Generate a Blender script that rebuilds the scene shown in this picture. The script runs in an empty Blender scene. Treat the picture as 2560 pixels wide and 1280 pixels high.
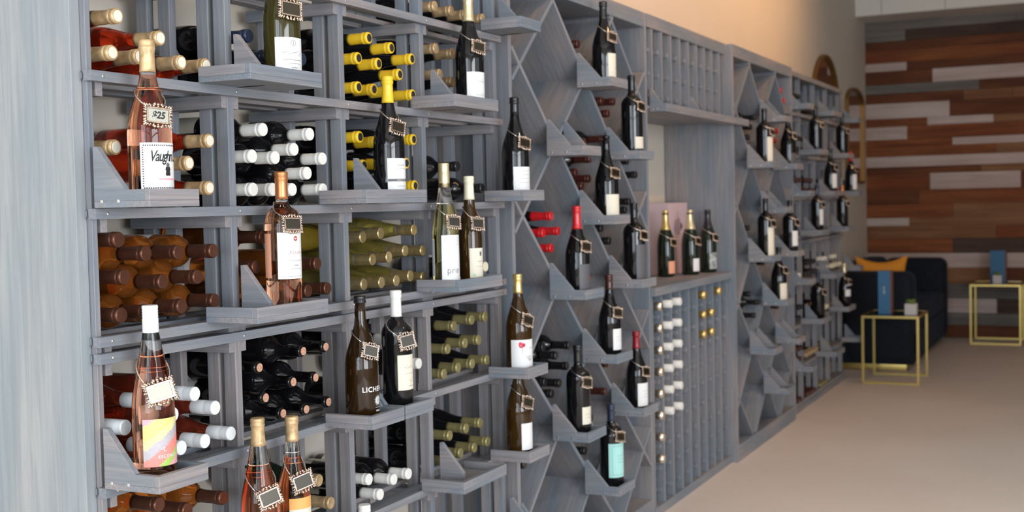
import bpy, math, random
from mathutils import Matrix, Vector, Euler
random.seed(7)
PI = math.pi
SC = bpy.context.scene
COL = SC.collection
FLOOR, HTOP, WALLY = 0.0, 2.115, 0.33

# ---------------------------------------------------------------- materials
def nodes(name):
    m = bpy.data.materials.new(name); m.use_nodes = True
    nt = m.node_tree; b = nt.nodes['Principled BSDF']
    return m, nt, b
def plain(name, col, rough=.5, metal=0.0, spec=.5, coat=0.0, noise=0.0, nscale=40, trans=0.0, ior=1.45):
    m, nt, b = nodes(name)
    b.inputs['Base Color'].default_value = (*col, 1)
    b.inputs['Roughness'].default_value = rough
    b.inputs['Metallic'].default_value = metal
    b.inputs['Specular IOR Level'].default_value = spec
    b.inputs['Coat Weight'].default_value = coat
    b.inputs['Transmission Weight'].default_value = trans
    b.inputs['IOR'].default_value = ior
    if noise:
        tc = nt.nodes.new('ShaderNodeTexCoord'); n = nt.nodes.new('ShaderNodeTexNoise')
        n.inputs['Scale'].default_value = nscale; n.inputs['Detail'].default_value = 5
        r = nt.nodes.new('ShaderNodeValToRGB')
        r.color_ramp.elements[0].position = .3; r.color_ramp.elements[1].position = .7
        r.color_ramp.elements[0].color = tuple(c*(1-noise) for c in col)+(1,)
        r.color_ramp.elements[1].color = tuple(min(1, c*(1+noise)) for c in col)+(1,)
        nt.links.new(tc.outputs['Object'], n.inputs['Vector'])
        nt.links.new(n.outputs['Fac'], r.inputs['Fac'])
        nt.links.new(r.outputs['Color'], b.inputs['Base Color'])
    return m
def wood(name, axis, c1, c2, c3, rough=.55, fine=130.0, along=4.5, bump=.15):
    """stained grain running along the given axis, with broad blotches of the stain"""
    m, nt, b = nodes(name); L = nt.links
    tc = nt.nodes.new('ShaderNodeTexCoord'); mp = nt.nodes.new('ShaderNodeMapping')
    s = [fine, fine, fine]; s[axis] = along
    mp.inputs['Scale'].default_value = s
    n = nt.nodes.new('ShaderNodeTexNoise'); n.inputs['Scale'].default_value = 1.0
    n.inputs['Detail'].default_value = 6; n.inputs['Roughness'].default_value = .65; n.inputs['Distortion'].default_value = .6
    mp2 = nt.nodes.new('ShaderNodeMapping'); s2 = [9.0]*3; s2[axis] = 1.6; mp2.inputs['Scale'].default_value = s2
    n2 = nt.nodes.new('ShaderNodeTexNoise'); n2.inputs['Scale'].default_value = 1.0; n2.inputs['Detail'].default_value = 3
    L.new(tc.outputs['Object'], mp.inputs['Vector']); L.new(mp.outputs['Vector'], n.inputs['Vector'])
    L.new(tc.outputs['Object'], mp2.inputs['Vector']); L.new(mp2.outputs['Vector'], n2.inputs['Vector'])
    r2 = nt.nodes.new('ShaderNodeValToRGB'); r2.color_ramp.elements[0].position = .38; r2.color_ramp.elements[1].position = .62
    r2.color_ramp.elements[0].color = (*c1, 1); r2.color_ramp.elements[1].color = (*c2, 1)
    L.new(n2.outputs['Fac'], r2.inputs['Fac'])
    r = nt.nodes.new('ShaderNodeValToRGB'); r.color_ramp.elements[0].position = .40; r.color_ramp.elements[1].position = .60
    r.color_ramp.elements[0].color = (1, 1, 1, 1); r.color_ramp.elements[1].color = (0, 0, 0, 1)
    L.new(n.outputs['Fac'], r.inputs['Fac'])
    mx = nt.nodes.new('ShaderNodeMix'); mx.data_type = 'RGBA'
    mx.inputs['B'].default_value = (*c3, 1)
    ml = nt.nodes.new('ShaderNodeMath'); ml.operation = 'MULTIPLY'; ml.inputs[1].default_value = .5
    L.new(r.outputs['Color'], ml.inputs[0]); L.new(ml.outputs[0], mx.inputs['Factor'])
    L.new(r2.outputs['Color'], mx.inputs['A']); L.new(mx.outputs['Result'], b.inputs['Base Color'])
    bp = nt.nodes.new('ShaderNodeBump'); bp.inputs['Strength'].default_value = bump; bp.inputs['Distance'].default_value = .002
    L.new(n.outputs['Fac'], bp.inputs['Height']); L.new(bp.outputs['Normal'], b.inputs['Normal'])
    b.inputs['Roughness'].default_value = rough; b.inputs['Specular IOR Level'].default_value = .35
    return m
G1, G2, G3 = (.190, .225, .265), (.310, .280, .278), (.135, .155, .182)
WX = wood('stained_oak_lengthwise', 0, G1, G2, G3)
WY = wood('stained_oak_crosswise', 1, G1, G2, G3)
WZ = wood('stained_oak_upright', 2, G1, G2, G3)
WPAN = wood('stained_oak_panel_lit', 2, (.28, .315, .335), (.36, .365, .37), (.19, .225, .25), fine=60, along=2.5)  # paler than the rack's oak: window light painted into the panel colour
BROWN = [wood('reclaimed_board_%d' % i, 1, a, bb, c, rough=.75, fine=30, along=1.1, bump=.3) for i, (a, bb, c) in enumerate([
    ((.21, .055, .016), (.28, .090, .028), (.07, .022, .008)),
    ((.13, .036, .013), (.18, .058, .020), (.045, .016, .008)),
    ((.23, .10, .042), (.29, .14, .065), (.12, .045, .018)),
    ((.06, .035, .025), (.09, .05, .035), (.03, .018, .014)),
    ((.16, .145, .13), (.21, .19, .17), (.09, .075, .065))])]
WHITEP = wood('whitewashed_board', 1, (.50, .40, .36), (.60, .50, .46), (.40, .28, .24), rough=.8, fine=30, along=1.1, bump=.3)
WALL = plain('painted_wall', (.60, .55, .47), .85, noise=.02, nscale=3)
SOFF = plain('soffit_paint', (.74, .72, .66), .8)
SEAM = plain('soffit_seam', (.45, .43, .39), .8)
CEIL = plain('ceiling_paint', (.6, .58, .54), .9)
SCREW = plain('screw_steel', (.75, .75, .72), .3, 1.0)
SILVER = plain('tag_silver', (.66, .54, .44), .2, 1.0, noise=.5, nscale=500)
PLATE = plain('tag_mirror_plate', (.11, .10, .08), .2, 1.0)
PLATE_LIT = plain('tag_plate_lit', (.50, .50, .44), .3, .6)  # paler copy of the tag plate, the light on it put into the colour
CHAINM = plain('chain_silver', (.82, .80, .76), .25, 1.0)
COPPERW = plain('copper_wire', (.9, .42, .25), .3, 1.0)
PAPER = plain('label_paper', (.76, .77, .77), .6)
CREAMP = plain('label_cream_paper', (.74, .70, .58), .6)
PEACHP = plain('label_peach_paper', (.80, .38, .24), .6)
TEALP = plain('label_teal_paper', (.38, .72, .68), .6)
DARKP = plain('label_charcoal_paper', (.10, .10, .11), .5)
GREYP = plain('label_grey_etching', (.30, .33, .33), .5, noise=.6, nscale=60)
ORNP = plain('label_orange_paper', (.85, .42, .13), .6)
INK = plain('ink_black', (.02, .02, .02), .6)
INKG = plain('ink_grey', (.13, .13, .13), .6)
INKR = plain('ink_red', (.45, .05, .04), .6)
INKP = plain('ink_pink', (.85, .40, .45), .6)
INKW = plain('ink_white', (.85, .85, .85), .6)
ROSE_INK = plain('rose_print', (.62, .05, .09), .6, noise=.5, nscale=90)
CORK = plain('cork', (.55, .31, .21), .8, noise=.25, nscale=200)
BRASS = plain('brushed_brass', (.62, .47, .16), .32, 1.0)
def glass_clear(name, wine, fill, air=(.93, .95, .93), rough=.015, ior=1.38, tr=1.0):
    """full bottle: the wine's colour up to the fill line, plain glass above it"""
    m, nt, b = nodes(name); L = nt.links
    tc = nt.nodes.new('ShaderNodeTexCoord'); sp = nt.nodes.new('ShaderNodeSeparateXYZ')
    L.new(tc.outputs['Object'], sp.inputs['Vector'])
    mt = nt.nodes.new('ShaderNodeMath'); mt.operation = 'GREATER_THAN'; mt.inputs[1].default_value = fill
    L.new(sp.outputs['Z'], mt.inputs[0])
    mx = nt.nodes.new('ShaderNodeMix'); mx.data_type = 'RGBA'
    mx.inputs['A'].default_value = (*wine, 1); mx.inputs['B'].default_value = (*air, 1)
    L.new(mt.outputs[0], mx.inputs['Factor']); L.new(mx.outputs['Result'], b.inputs['Base Color'])
    b.inputs['Transmission Weight'].default_value = tr
    b.inputs['Roughness'].default_value = rough; b.inputs['IOR'].default_value = ior
    return m
def glass_dark(name, col, rough=.06):
    return plain(name, col, rough, 0.0, .45, coat=.15)
GL_BLACK = glass_dark('black_glass', (.006, .006, .007))
GL_GREEN = glass_dark('deep_green_glass', (.008, .014, .008))
GL_AMBER = glass_dark('dark_amber_glass', (.020, .009, .002))
GL_BROWN = glass_dark('brown_glass', (.035, .016, .003))
GL_OLIVE = glass_dark('olive_glass', (.040, .034, .008))
GL_ROSE = glass_clear('rose_wine_in_glass', (1.0, .47, .30), .238)
GL_ROSEP = glass_clear('peach_wine_in_glass', (1.0, .52, .33), .238)
GL_ROSED = glass_clear('deep_rose_wine_in_glass', (.95, .30, .15), .222)
GL_RED = glass_clear('red_rose_wine_in_glass', (.90, .07, .02), .245, tr=.88)
GL_ORANGE = glass_clear('copper_rose_wine_in_glass', (1.0, .31, .05), .245, tr=.88)
GL_MAROON = glass_clear('dusky_rose_wine_in_glass', (.60, .10, .05), .245, tr=.85)
GL_YELLOW = glass_clear('white_wine_in_glass', (.94, .87, .40), .222)
GL_GOLD = glass_clear('golden_wine_in_glass', (.95, .80, .20), .245, tr=.88)
CAP = {k: plain('capsule_' + k, c, r, mt, coat=ct, noise=nz, nscale=60) for k, (c, r, mt, ct, nz) in dict(
    tan=((.50, .36, .20), .35, .4, 0, .3), yellow=((.82, .55, .03), .35, 0, .3, 0), white=((.80, .80, .76), .4, 0, .2, 0),
    cream=((.78, .74, .56), .4, 0, .2, 0), black=((.012, .012, .014), .3, 0, .3, 0), brown=((.13, .052, .032), .32, .6, 0, .1),
    copper=((.62, .25, .10), .3, .7, 0, 0), gold=((.72, .55, .22), .28, .8, 0, 0), goldgreen=((.66, .52, .26), .28, .85, 0, .1),
    olive=((.33, .29, .13), .35, .5, 0, .1), blue=((.02, .03, .06), .35, 0, .2, 0), darkred=((.055, .014, .010), .3, 0, .3, 0),
    red=((.55, .015, .02), .3, 0, .4, 0), wine=((.25, .012, .02), .35, 0, .3, 0), silver=((.75, .68, .58), .3, .9, 0, .3),
    screwwhite=((.78, .82, .85), .35, 0, .2, 0), palegold=((.75, .63, .38), .3, .6, 0, 0), kraft=((.55, .38, .20), .4, .3, 0, .35)).items()}

# ---------------------------------------------------------------- mesh helpers
class MB:
    def __init__(s): s.v = []; s.f = []; s.mi = []; s.sm = []
    def box(s, x0, x1, y0, y1, z0, z1, mi=0, M=None):
        n = len(s.v)
        for z in (z0, z1):
            for p in ((x0, y0, z), (x1, y0, z), (x1, y1, z), (x0, y1, z)):
                s.v.append(tuple(M @ Vector(p)) if M else p)
        for f in ((0, 3, 2, 1), (4, 5, 6, 7), (0, 1, 5, 4), (1, 2, 6, 5), (2, 3, 7, 6), (3, 0, 4, 7)):
            s.f.append(tuple(n+i for i in f)); s.mi.append(mi); s.sm.append(False)
        return s
    def prism(s, pts, a0, a1, axis, mi=0):
        """polygon pts extruded along an axis; pts are in the two other axes in cyclic order"""
        n = len(s.v); k = len(pts)
        def P(p, a):
            return {0: (a, p[0], p[1]), 1: (p[0], a, p[1]), 2: (p[0], p[1], a)}[axis]
        for a in (a0, a1):
            for p in pts: s.v.append(P(p, a))
        s.f.append(tuple(n+i for i in range(k))[::-1]); s.f.append(tuple(n+k+i for i in range(k)))
        for i in range(k):
            j = (i+1) % k; s.f.append((n+i, n+j, n+k+j, n+k+i))
        s.mi += [mi]*(k+2); s.sm += [False]*(k+2)
        return s
    def lathe(s, prof, seg=28, mi=0, c=(0, 0), caps=True, smooth=True):
        n = len(s.v)
        for r, z in prof:
            for i in range(seg):
                a = 2*PI*i/seg; s.v.append((c[0]+r*math.cos(a), c[1]+r*math.sin(a), z))
        for j in range(len(prof)-1):
            for i in range(seg):
                i2 = (i+1) % seg
                s.f.append((n+j*seg+i, n+j*seg+i2, n+(j+1)*seg+i2, n+(j+1)*seg+i)); s.mi.append(mi); s.sm.append(smooth)
        if caps:
            s.f.append(tuple(n+i for i in range(seg))[::-1]); s.f.append(tuple(n+(len(prof)-1)*seg+i for i in range(seg)))
            s.mi += [mi]*2; s.sm += [False]*2
        return s
    def arc(s, prof, a0, a1, seg=16, mi=0, off=.0):
        """open strip following a lathe profile between two angles"""
        n = len(s.v)
        for r, z in prof:
            for i in range(seg+1):
                a = a0+(a1-a0)*i/seg; s.v.append(((r+off)*math.cos(a), (r+off)*math.sin(a), z))
        w = seg+1
        for j in range(len(prof)-1):
            for i in range(seg):
                s.f.append((n+j*w+i, n+j*w+i+1, n+(j+1)*w+i+1, n+(j+1)*w+i)); s.mi.append(mi); s.sm.append(True)
        return s
    def tube(s, pts, r, seg=6, closed=False, mi=0, wob=0.0):
        n = len(s.v); k = len(pts); pts = [Vector(p) for p in pts]
        for i, p in enumerate(pts):
            a = pts[(i+1) % k] if (closed or i < k-1) else p
            b = pts[i-1] if (closed or i > 0) else p
            t = (a-b).normalized(); u = t.orthogonal() if abs(t.z) > .99 else t.cross(Vector((0, 0, 1))).normalized()
            u = u.normalized(); w = t.cross(u)
            rr = r*(1+wob*(1 if i % 2 else -1))
            for q in range(seg):
                c = 2*PI*q/seg; s.v.append(tuple(p+u*rr*math.cos(c)+w*rr*math.sin(c)))
        for i in range(k if closed else k-1):
            i2 = (i+1) % k
            for q in range(seg):
                q2 = (q+1) % seg
                s.f.append((n+i*seg+q, n+i*seg+q2, n+i2*seg+q2, n+i2*seg+q)); s.mi.append(mi); s.sm.append(True)
        if not closed:
            s.f.append(tuple(n+q for q in range(seg))[::-1]); s.f.append(tuple(n+(k-1)*seg+q for q in range(seg)))
            s.mi += [mi]*2; s.sm += [False]*2
        return s
    def ball(s, c, r, mi=0, sx=1, sy=1, sz=1):
        n = len(s.v); rings = 4; seg = 7
        s.v.append((c[0], c[1], c[2]-r*sz))
        for j in range(1, rings):
            t = -PI/2+PI*j/rings
            for i in range(seg):
                a = 2*PI*i/seg; s.v.append((c[0]+r*sx*math.cos(t)*math.cos(a), c[1]+r*sy*math.cos(t)*math.sin(a), c[2]+r*sz*math.sin(t)))
        s.v.append((c[0], c[1], c[2]+r*sz)); top = len(s.v)-1
        for i in range(seg):
            i2 = (i+1) % seg
            s.f.append((n, n+1+i2, n+1+i)); s.mi.append(mi); s.sm.append(True)
            for j in range(rings-2):
                a = n+1+j*seg; s.f.append((a+i, a+i2, a+seg+i2, a+seg+i)); s.mi.append(mi); s.sm.append(True)
            a = n+1+(rings-2)*seg; s.f.append((a+i, a+i2, top)); s.mi.append(mi); s.sm.append(True)
        return s
    def mesh(s, name, mats):
        me = bpy.data.meshes.new(name); me.from_pydata(s.v, [], s.f)
        for m in (mats if isinstance(mats, (list, tuple)) else [mats]): me.materials.append(m)
        me.polygons.foreach_set('material_index', s.mi); me.polygons.foreach_set('use_smooth', s.sm)
        me.update(); return me
    def build(s, name, mats, parent=None, loc=(0, 0, 0), bevel=0.0):
        return link(name, s.mesh(name, mats), parent, loc, bevel)
def link(name, me, parent=None, loc=(0, 0, 0), bevel=0.0):
    o = bpy.data.objects.new(name, me); COL.objects.link(o); o.location = loc
    if parent: o.parent = parent
    if bevel:
        b = o.modifiers.new('edge', 'BEVEL'); b.width = bevel; b.segments = 2; b.limit_method = 'ANGLE'
    return o
def thing(name, label, cat, loc=(0, 0, 0), group=None):
    o = bpy.data.objects.new(name, None); COL.objects.link(o); o.location = loc; o.empty_display_size = .05
    o['label'] = label; o['category'] = cat
    if group: o['group'] = group
    return o
def tag(o, label, cat, group=None):
    o['label'] = label; o['category'] = cat
    if group: o['group'] = group
    return o
def struct(o): o['kind'] = 'structure'; return o
def plank(name, x0, x1, y0, y1, z0, z1, parent, mat=None, bevel=.0012):
    """one board as its own part, its origin at its centre so that grain differs from board to board"""
    dims = (x1-x0, y1-y0, z1-z0)
    if mat is None: mat = (WX, WY, WZ)[dims.index(max(dims))]
    cx, cy, cz = (x0+x1)/2, (y0+y1)/2, (z0+z1)/2
    b = MB().box(x0-cx, x1-cx, y0-cy, y1-cy, z0-cz, z1-cz)
    sh = (random.uniform(-3, 3), random.uniform(-3, 3), random.uniform(-3, 3))
    return b.build(name, mat, parent, (cx, cy, cz), bevel)

# ---------------------------------------------------------------- room
struct(MB().box(-3.0, 12.2, -6.0, .45, -.10, 0).build('floor', None or plain('floor_tmp', (.5, .5, .5))))
def floor_material():
    m, nt, b = nodes('polished_concrete'); L = nt.links
    tc = nt.nodes.new('ShaderNodeTexCoord')
    n = nt.nodes.new('ShaderNodeTexNoise'); n.inputs['Scale'].default_value = 1.3; n.inputs['Detail'].default_value = 8
    r = nt.nodes.new('ShaderNodeValToRGB'); r.color_ramp.elements[0].position = .3; r.color_ramp.elements[1].position = .7
    r.color_ramp.elements[0].color = (.74, .66, .60, 1); r.color_ramp.elements[1].color = (.80, .72, .655, 1)
    L.new(tc.outputs['Object'], n.inputs['Vector']); L.new(n.outputs['Fac'], r.inputs['Fac'])
    br = nt.nodes.new('ShaderNodeTexNoise'); br.inputs['Scale'].default_value = 45; br.inputs['Detail'].default_value = 4
    L.new(tc.outputs['Object'], br.inputs['Vector'])
    mx = nt.nodes.new('ShaderNodeMix'); mx.data_type = 'RGBA'; mx.blend_type = 'MULTIPLY'; mx.inputs['Factor'].default_value = .12
    L.new(r.outputs['Color'], mx.inputs['A']); L.new(br.outputs['Color'], mx.inputs['B'])
    L.new(mx.outputs['Result'], b.inputs['Base Color'])
    b.inputs['Roughness'].default_value = .55; b.inputs['Specular IOR Level'].default_value = .3
    return m
FM = floor_material(); bpy.data.objects['floor'].data.materials[0] = FM
struct(MB().box(-3.0, 12.2, WALLY, WALLY+.12, 0, 3.6).build('wall_back', WALL))
struct(MB().box(-3.0, 12.2, -6.0, .45, 3.6, 3.7).build('ceiling', CEIL))
struct(MB().box(-3.0, 12.2, -6.12, -6.0, 0, .5).box(-3.0, 12.2, -6.12, -6.0, 2.9, 3.6).box(-3.0, -2.6, -6.12, -6.0, .5, 2.9)
       .box(1.2, 1.6, -6.12, -6.0, .5, 2.9).box(5.2, 12.2, -6.12, -6.0, .5, 2.9).build('wall_front', WALL))
struct(MB().box(-3.12, -3.0, -6.0, -4.4, 0, 3.6).box(-3.12, -3.0, .08, .45, 0, 3.6).box(-3.12, -3.0, -4.4, .08, 0, .45)
       .box(-3.12, -3.0, -4.4, .08, 2.9, 3.6).box(-3.12, -3.0, -2.3, -2.1, .45, 2.9).build('wall_left', WALL))
wf = MB()
for a, b_ in ((-4.4, -2.3), (-2.1, .08)):
    wf.box(-3.08, -3.03, a, a+.05, .45, 2.9).box(-3.08, -3.03, b_-.05, b_, .45, 2.9).box(-3.08, -3.03, a, b_, .45, .5).box(-3.08, -3.03, a, b_, 2.85, 2.9)
    wf.box(-3.08, -3.03, (a+b_)/2-.03, (a+b_)/2+.03, .45, 2.9).box(-3.08, -3.03, a, b_, 2.1, 2.15)
struct(wf.build('window_1', plain('window_frame_metal', (.05, .05, .055), .4)))
wf = MB()
for a, b_ in ((-2.6, 1.2), (1.6, 5.2)):
    for q in range(4):
        x = a+(b_-a)*q/3; wf.box(x-.03, x+.03, -6.08, -6.03, .5, 2.9)
    wf.box(a, b_, -6.08, -6.03, .5, .56).box(a, b_, -6.08, -6.03, 2.84, 2.9).box(a, b_, -6.08, -6.03, 2.1, 2.15)
struct(wf.build('window_2', bpy.data.materials['window_frame_metal']))

# far wall of reclaimed planks; every board its own block in the wall's mesh
Z = [3.02, 2.989, 2.898, 2.796, 2.713, 2.595, 2.516, 2.39, 2.303, 2.212, 2.067, 1.991, 1.869, 1.8, 1.709, 1.609, 1.544, 1.391, 1.257, 1.127, 1.05, .931, .793, .658, .508, .369, .234, .118, 0.0]
W_ = 5
fixed = {1: [(.33, -1.01, 4)], 2: [(.33, -.04, 4), (-.04, -2.3, 3)], 3: [(.33, -1.3, 1)], 4: [(.33, -1.9, 0)], 5: [(.33, -.05, W_), (-.05, -1.4, 1)], 6: [(.33, -.28, 1), (-.28, -1.8, W_)],
         7: [(.33, -.69, 4), (-.69, -1.6, 1)], 8: [(.33, -.55, 1), (-.55, -.97, 2), (-.97, -1.6, 2)], 9: [(.33, -.43, W_), (-.43, -1.5, 1)], 10: [(.33, -.23, 0), (-.23, -.81, W_), (-.81, -1.7, 2)],
         11: [(.33, -.05, W_), (-.05, -1.3, 0)], 12: [(.33, -.45, 0), (-.45, -1.7, W_)], 13: [(.33, -.83, 0), (-.83, -1.5, 2)], 14: [(.33, -2.1, W_)], 15: [(.33, -.7, 1), (-.7, -1.5, 2)],
         16: [(.33, -.25, 0), (-.25, -1.04, W_), (-1.04, -1.8, 1)], 17: [(.33, -.15, 1), (-.15, -1.4, 0)], 18: [(.33, -.45, 0), (-.45, -1.5, 2)], 19: [(.33, -.06, W_), (-.06, -1.5, 2)],
         20: [(.33, -.83, 2), (-.83, -1.6, 0)], 21: [(.33, -.45, 0), (-.45, -1.7, 3)], 22: [(.33, -1.9, W_)], 23: [(.33, -.8, 2), (-.8, -1.5, 1)], 24: [(.33, -.6, 4), (-.6, -1.8, 4)],
         25: [(.33, -.83, W_), (-.83, -1.7, 3)], 26: [(.33, -1.6, 4)], 27: [(.33, -1.5, 1)]}
fw = MB(); fw.box(12.1, 12.2, -6.0, .33, 0, 3.6, 0)
for i in range(len(Z)-1):
    zt, zb = Z[i], Z[i+1]; segs = list(fixed.get(i, [(.33, -1.2, 3)])); y = segs[-1][1]
    while y > -5.99:
        y2 = max(-6.0, y-random.uniform(.6, 1.5)); segs.append((y, y2, random.choice([0, 0, 1, 1, 2, 3, 4, W_]))); y = y2
    for a, b_, k in segs:
        d = random.choice((.0, .003, .006, .009))
        fw.box(12.05-d, 12.1, b_+.0012, a-.0012, zb+.0012, zt-.0012, k)
struct(fw.build('wall_far', BROWN+[WHITEP]))
so = MB(); so.box(11.56, 12.1, -6.0, WALLY, 2.985, 3.6)
for y in (.10, -.45, -1.7, -3.0, -4.3): so.box(11.557, 11.561, y-.004, y+.004, 2.985, 3.6, 1)
struct(so.build('trim_1', [SOFF, SEAM]))

# ---------------------------------------------------------------- rack parts
def gusset(x0, x1, zt, parent, y0=0.0, yj=-.075, h=.115, screws=True):
    zb = zt-.033
    pts = [(y0, zb), (y0, zb+h), (y0-.008, zb+h), (yj, zt), (yj, zb)]
    m = MB().prism(pts, x0, x1, 0)
    if screws:
        for yy, zz in ((y0-.018, zb+.012), (yj+.016, zb+.012)):
            m.box(x0-.0012, x0+.001, yy-.003, yy+.003, zz-.003, zz+.003, 1)
    return m.build('gusset_bracket', [WY, SCREW], parent, bevel=.001)
def tray(x0, x1, zt, parent, gussets=((0,),), yf=-.135, y0=0.0, yj=-.075, h=.115, back=.0):
    """small display shelf: floor board with a raised lip on three sides, carried by triangular gussets"""
    zb = zt-.033; t = .013
    m = MB()
    m.box(x0, x1, yf+.0, y0+back, zb, zb+.012, 0)
    m.box(x0, x1, yf, yf+t, zb+.012, zt, 0)
    m.box(x0, x0+t, yf+t, y0+back, zb+.012, zt, 1)
    m.box(x1-t, x1, yf+t, y0+back, zb+.012, zt, 1)
    o = m.build('display_shelf', [WX, WY], parent, bevel=.001)
    for g in gussets: gusset(g[0], g[1], zt, o, y0, yj, h)
    return o
RT = [1.865, 1.605, 1.345, 1.102, 1.07, .815, .548, .29, .06]
def bin_rack(dx, name, label, panel=False, far=False):
    r = thing(name, label, 'wine rack', (0, 0, 0))
    px = [1.736, 2.145, 2.587, 2.993, 3.45]
    if panel:
        plank('end_panel', 1.709, 1.735, .03, WALLY-.002, 0, HTOP, r, WPAN)
    xl, xr = 1.727+dx, 3.475+dx
    for p in px:
        w = .022 if p != px[0] else .0135
        plank('post', p+dx, p+dx+w, .018, .05, 0, HTOP-.03, r)
        for ya, yb in ((.064, .096), (.172, .204), (.236, .268)):
            plank('post', p+dx, p+dx+w, ya, yb, 0, HTOP-.03, r)
    plank('top_board', xl-.0, xr, .0, .3, HTOP-.03, HTOP, r)
    plank('base_rail', xl, xr, .0, .3, 0, .035, r)
    for z in RT:
        rail = MB().box(-(xr-xl)/2, (xr-xl)/2, -.009, .009, -.01, .01)
        for p in px:
            rail.ball((p+dx+.012-(xl+xr)/2+(.012 if p == px[0] else 0), -.0085, 0), .0035, 1, sy=.5)
        rail.build('rail', [WX, SCREW], r, ((xl+xr)/2, .009, z-.01), .001)
        for ya, yb in ((.026, .062), (.125, .165), (.21, .25)):
            plank('slat', xl+.004, xr-.004, ya, yb, z-.016, z-.003, r, WX)
        for p in px:
            if p != px[0]: plank('cross_bar', p+dx-.018, p+dx-.0005, .0185, .29, z-.046, z-.0165, r)
            if p != px[-1]: plank('cross_bar', p+dx+.0225, p+dx+.040, .0185, .29, z-.046, z-.0165, r)
    A = [(1.862, -1)]
    for z, cols in ((1.900, (1, 3, 5)), (1.637, (2, 4)), (1.379, (1, 3, 5)), (1.134, (2, 4)), (.848, (1,)), (.838, (3, 5)), (.581, (2, 4)), (.323, (1, 3, 5))):
        for c in cols:
            if panel and z > 1.8 and c in (1, 3): continue
            if c == 1: tray(1.725+dx, 1.862+dx, z, r, ((1.7255+dx, 1.7395+dx),))
            if c == 5: tray(3.335+dx, 3.482+dx, z, r, ((3.462+dx, 3.476+dx),))
            if c == 2: tray(2.031+dx, 2.286+dx, z, r, ((2.150+dx, 2.164+dx),))
            if c == 4: tray(2.910+dx, 3.172+dx, z, r, ((3.016+dx, 3.030+dx),))
            if c == 3 and z in (.838,):
                tray(2.456+dx, 2.604+dx, z, r, ((2.59+dx, 2.603+dx),)); tray(2.612+dx, 2.752+dx, z, r, ((2.613+dx, 2.626+dx),))
            elif c == 3: tray(2.457+dx, 2.744+dx, z, r, ((2.61+dx, 2.624+dx),))
    return r
bin_rack(0, 'bin_rack', 'grey stained slatted wine rack with deep bins beside the pale end panel', panel=True)
bin_rack(5.63, 'bin_rack', 'grey slatted wine rack with deep bins next to the navy sofa', far=True)

def diamond_rack(dx, yf, label, far=False):
    r = thing('diamond_rack', label, 'wine rack', (0, 0, 0))
    X0, X1 = 3.525+dx, 4.845+dx
    if dx: X0, X1 = 6.03, 7.345
    yb = WALLY-.003; z0, z1 = .085, 2.055
    plank('side_panel', X0, X0+.022, yf, yb, 0, HTOP-.0, r, WZ)
    plank('side_panel', X1-.022, X1, yf, yb, 0, HTOP-.0, r, WZ)
    plank('top_board', X0+.022, X1-.022, yf, yb, z1, HTOP, r, WX)
    plank('base_board', X0+.022, X1-.022, yf, yb, .0, z0, r, WX)
    plank('back_panel', X0+.022, X1-.022, yb-.012, yb, z0, z1, r, WZ)
    a, b_ = X0+.022, X1-.022
    nx, nz = 3.61+dx, 1.79; hx, hz = .28, .2465; k = hz/hx; t = .009
    def clip(sgn, c):
        # line z = c + sgn*k*(x-nx) inside the frame
        pts = []
        for x in (a, b_):
            z = c+sgn*k*(x-nx)
            if z0 <= z <= z1: pts.append((x, z))
        for z in (z0, z1):
            x = nx+(z-c)/(sgn*k)
            if a < x < b_: pts.append((x, z))
        pts.sort(); return pts[0], pts[-1]
    for sgn in (1, -1):
        for i in range(-12, 13):
            c = nz+2*hz*i
            xs = [x for x in (a, b_) if z0 <= c+sgn*k*(x-nx) <= z1] + [nx+(z-c)/(sgn*k) for z in (z0, z1) if a < nx+(z-c)/(sgn*k) < b_]
            if len(xs) < 2: continue
            p, q = clip(sgn, c)
            if math.hypot(q[0]-p[0], q[1]-p[1]) < .08: continue
            d = Vector((q[0]-p[0], 0, q[1]-p[1])); ln = d.length; ang = -math.atan2(d.z, d.x)
            m = MB().box(-ln/2+.006, ln/2-.006, -(yb-.013-yf)/2, (yb-.013-yf)/2, -t/1.3, t/1.3)
            e = .0004 if sgn > 0 else 0
            o = m.build('lattice_board', WX, r, ((p[0]+q[0])/2, (yf+yb-.013)/2+e, (p[1]+q[1])/2), .001)
            o.rotation_euler = (0, ang, 0)
    for i, zs in ((1, (1.53, 1.041, .555)), (2, (1.783, 1.29, .788, .307)), (3, (1.53, 1.041, .549))):
        xc = nx+hx*i
        for z in zs:
            tray(xc-.08, xc+.08, z, r, ((xc-.0805, xc-.0665), (xc+.0665, xc+.0805)), yf=yf-.135, y0=yf, yj=yf-.088, h=.125)
    return r
diamond_rack(0, 0.0, 'grey diamond lattice wine rack between the bin rack and the champagne niche')
diamond_rack(2.48, -.035, 'grey diamond lattice wine rack beyond the champagne niche')

# champagne rack: single-bottle slots with an open niche and a counter
cr = thing('slot_rack', 'grey wine rack of single-bottle slots with an open champagne niche', 'wine rack')
plank('base_board', 4.848, 6.028, -.005, .32, 0, .04, cr)
plank('counter_top', 4.848, 6.028, -.02, .328, .938, .973, cr)
plank('top_board', 4.848, 6.010, -.004, .32, 2.06, HTOP, cr)
plank('niche_ceiling', 4.848, 6.028, -.0, .328, 1.722, 1.735, cr)
def ladder(x, z0, z1, rows, y0=.0):
    m = MB()
    m.box(-.01, .01, y0, y0+.035, z0, z1); m.box(-.01, .01, .26, .295, z0, z1)
    for z in rows:
        m.box(-.026, -.01, y0+.012, .30, z-.012, z+.006); m.box(.01, .026, y0+.012, .30, z-.012, z+.006)
    return m.build('ladder_divider', WZ, cr, (x, 0, 0), .001)
low = [.890-.0932*i-.0465 for i in range(9)]
for i in range(10): ladder(4.862+.1272*i if i else 4.862, .04, .938, low)
up = [1.975, 1.877, 1.786]
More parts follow.
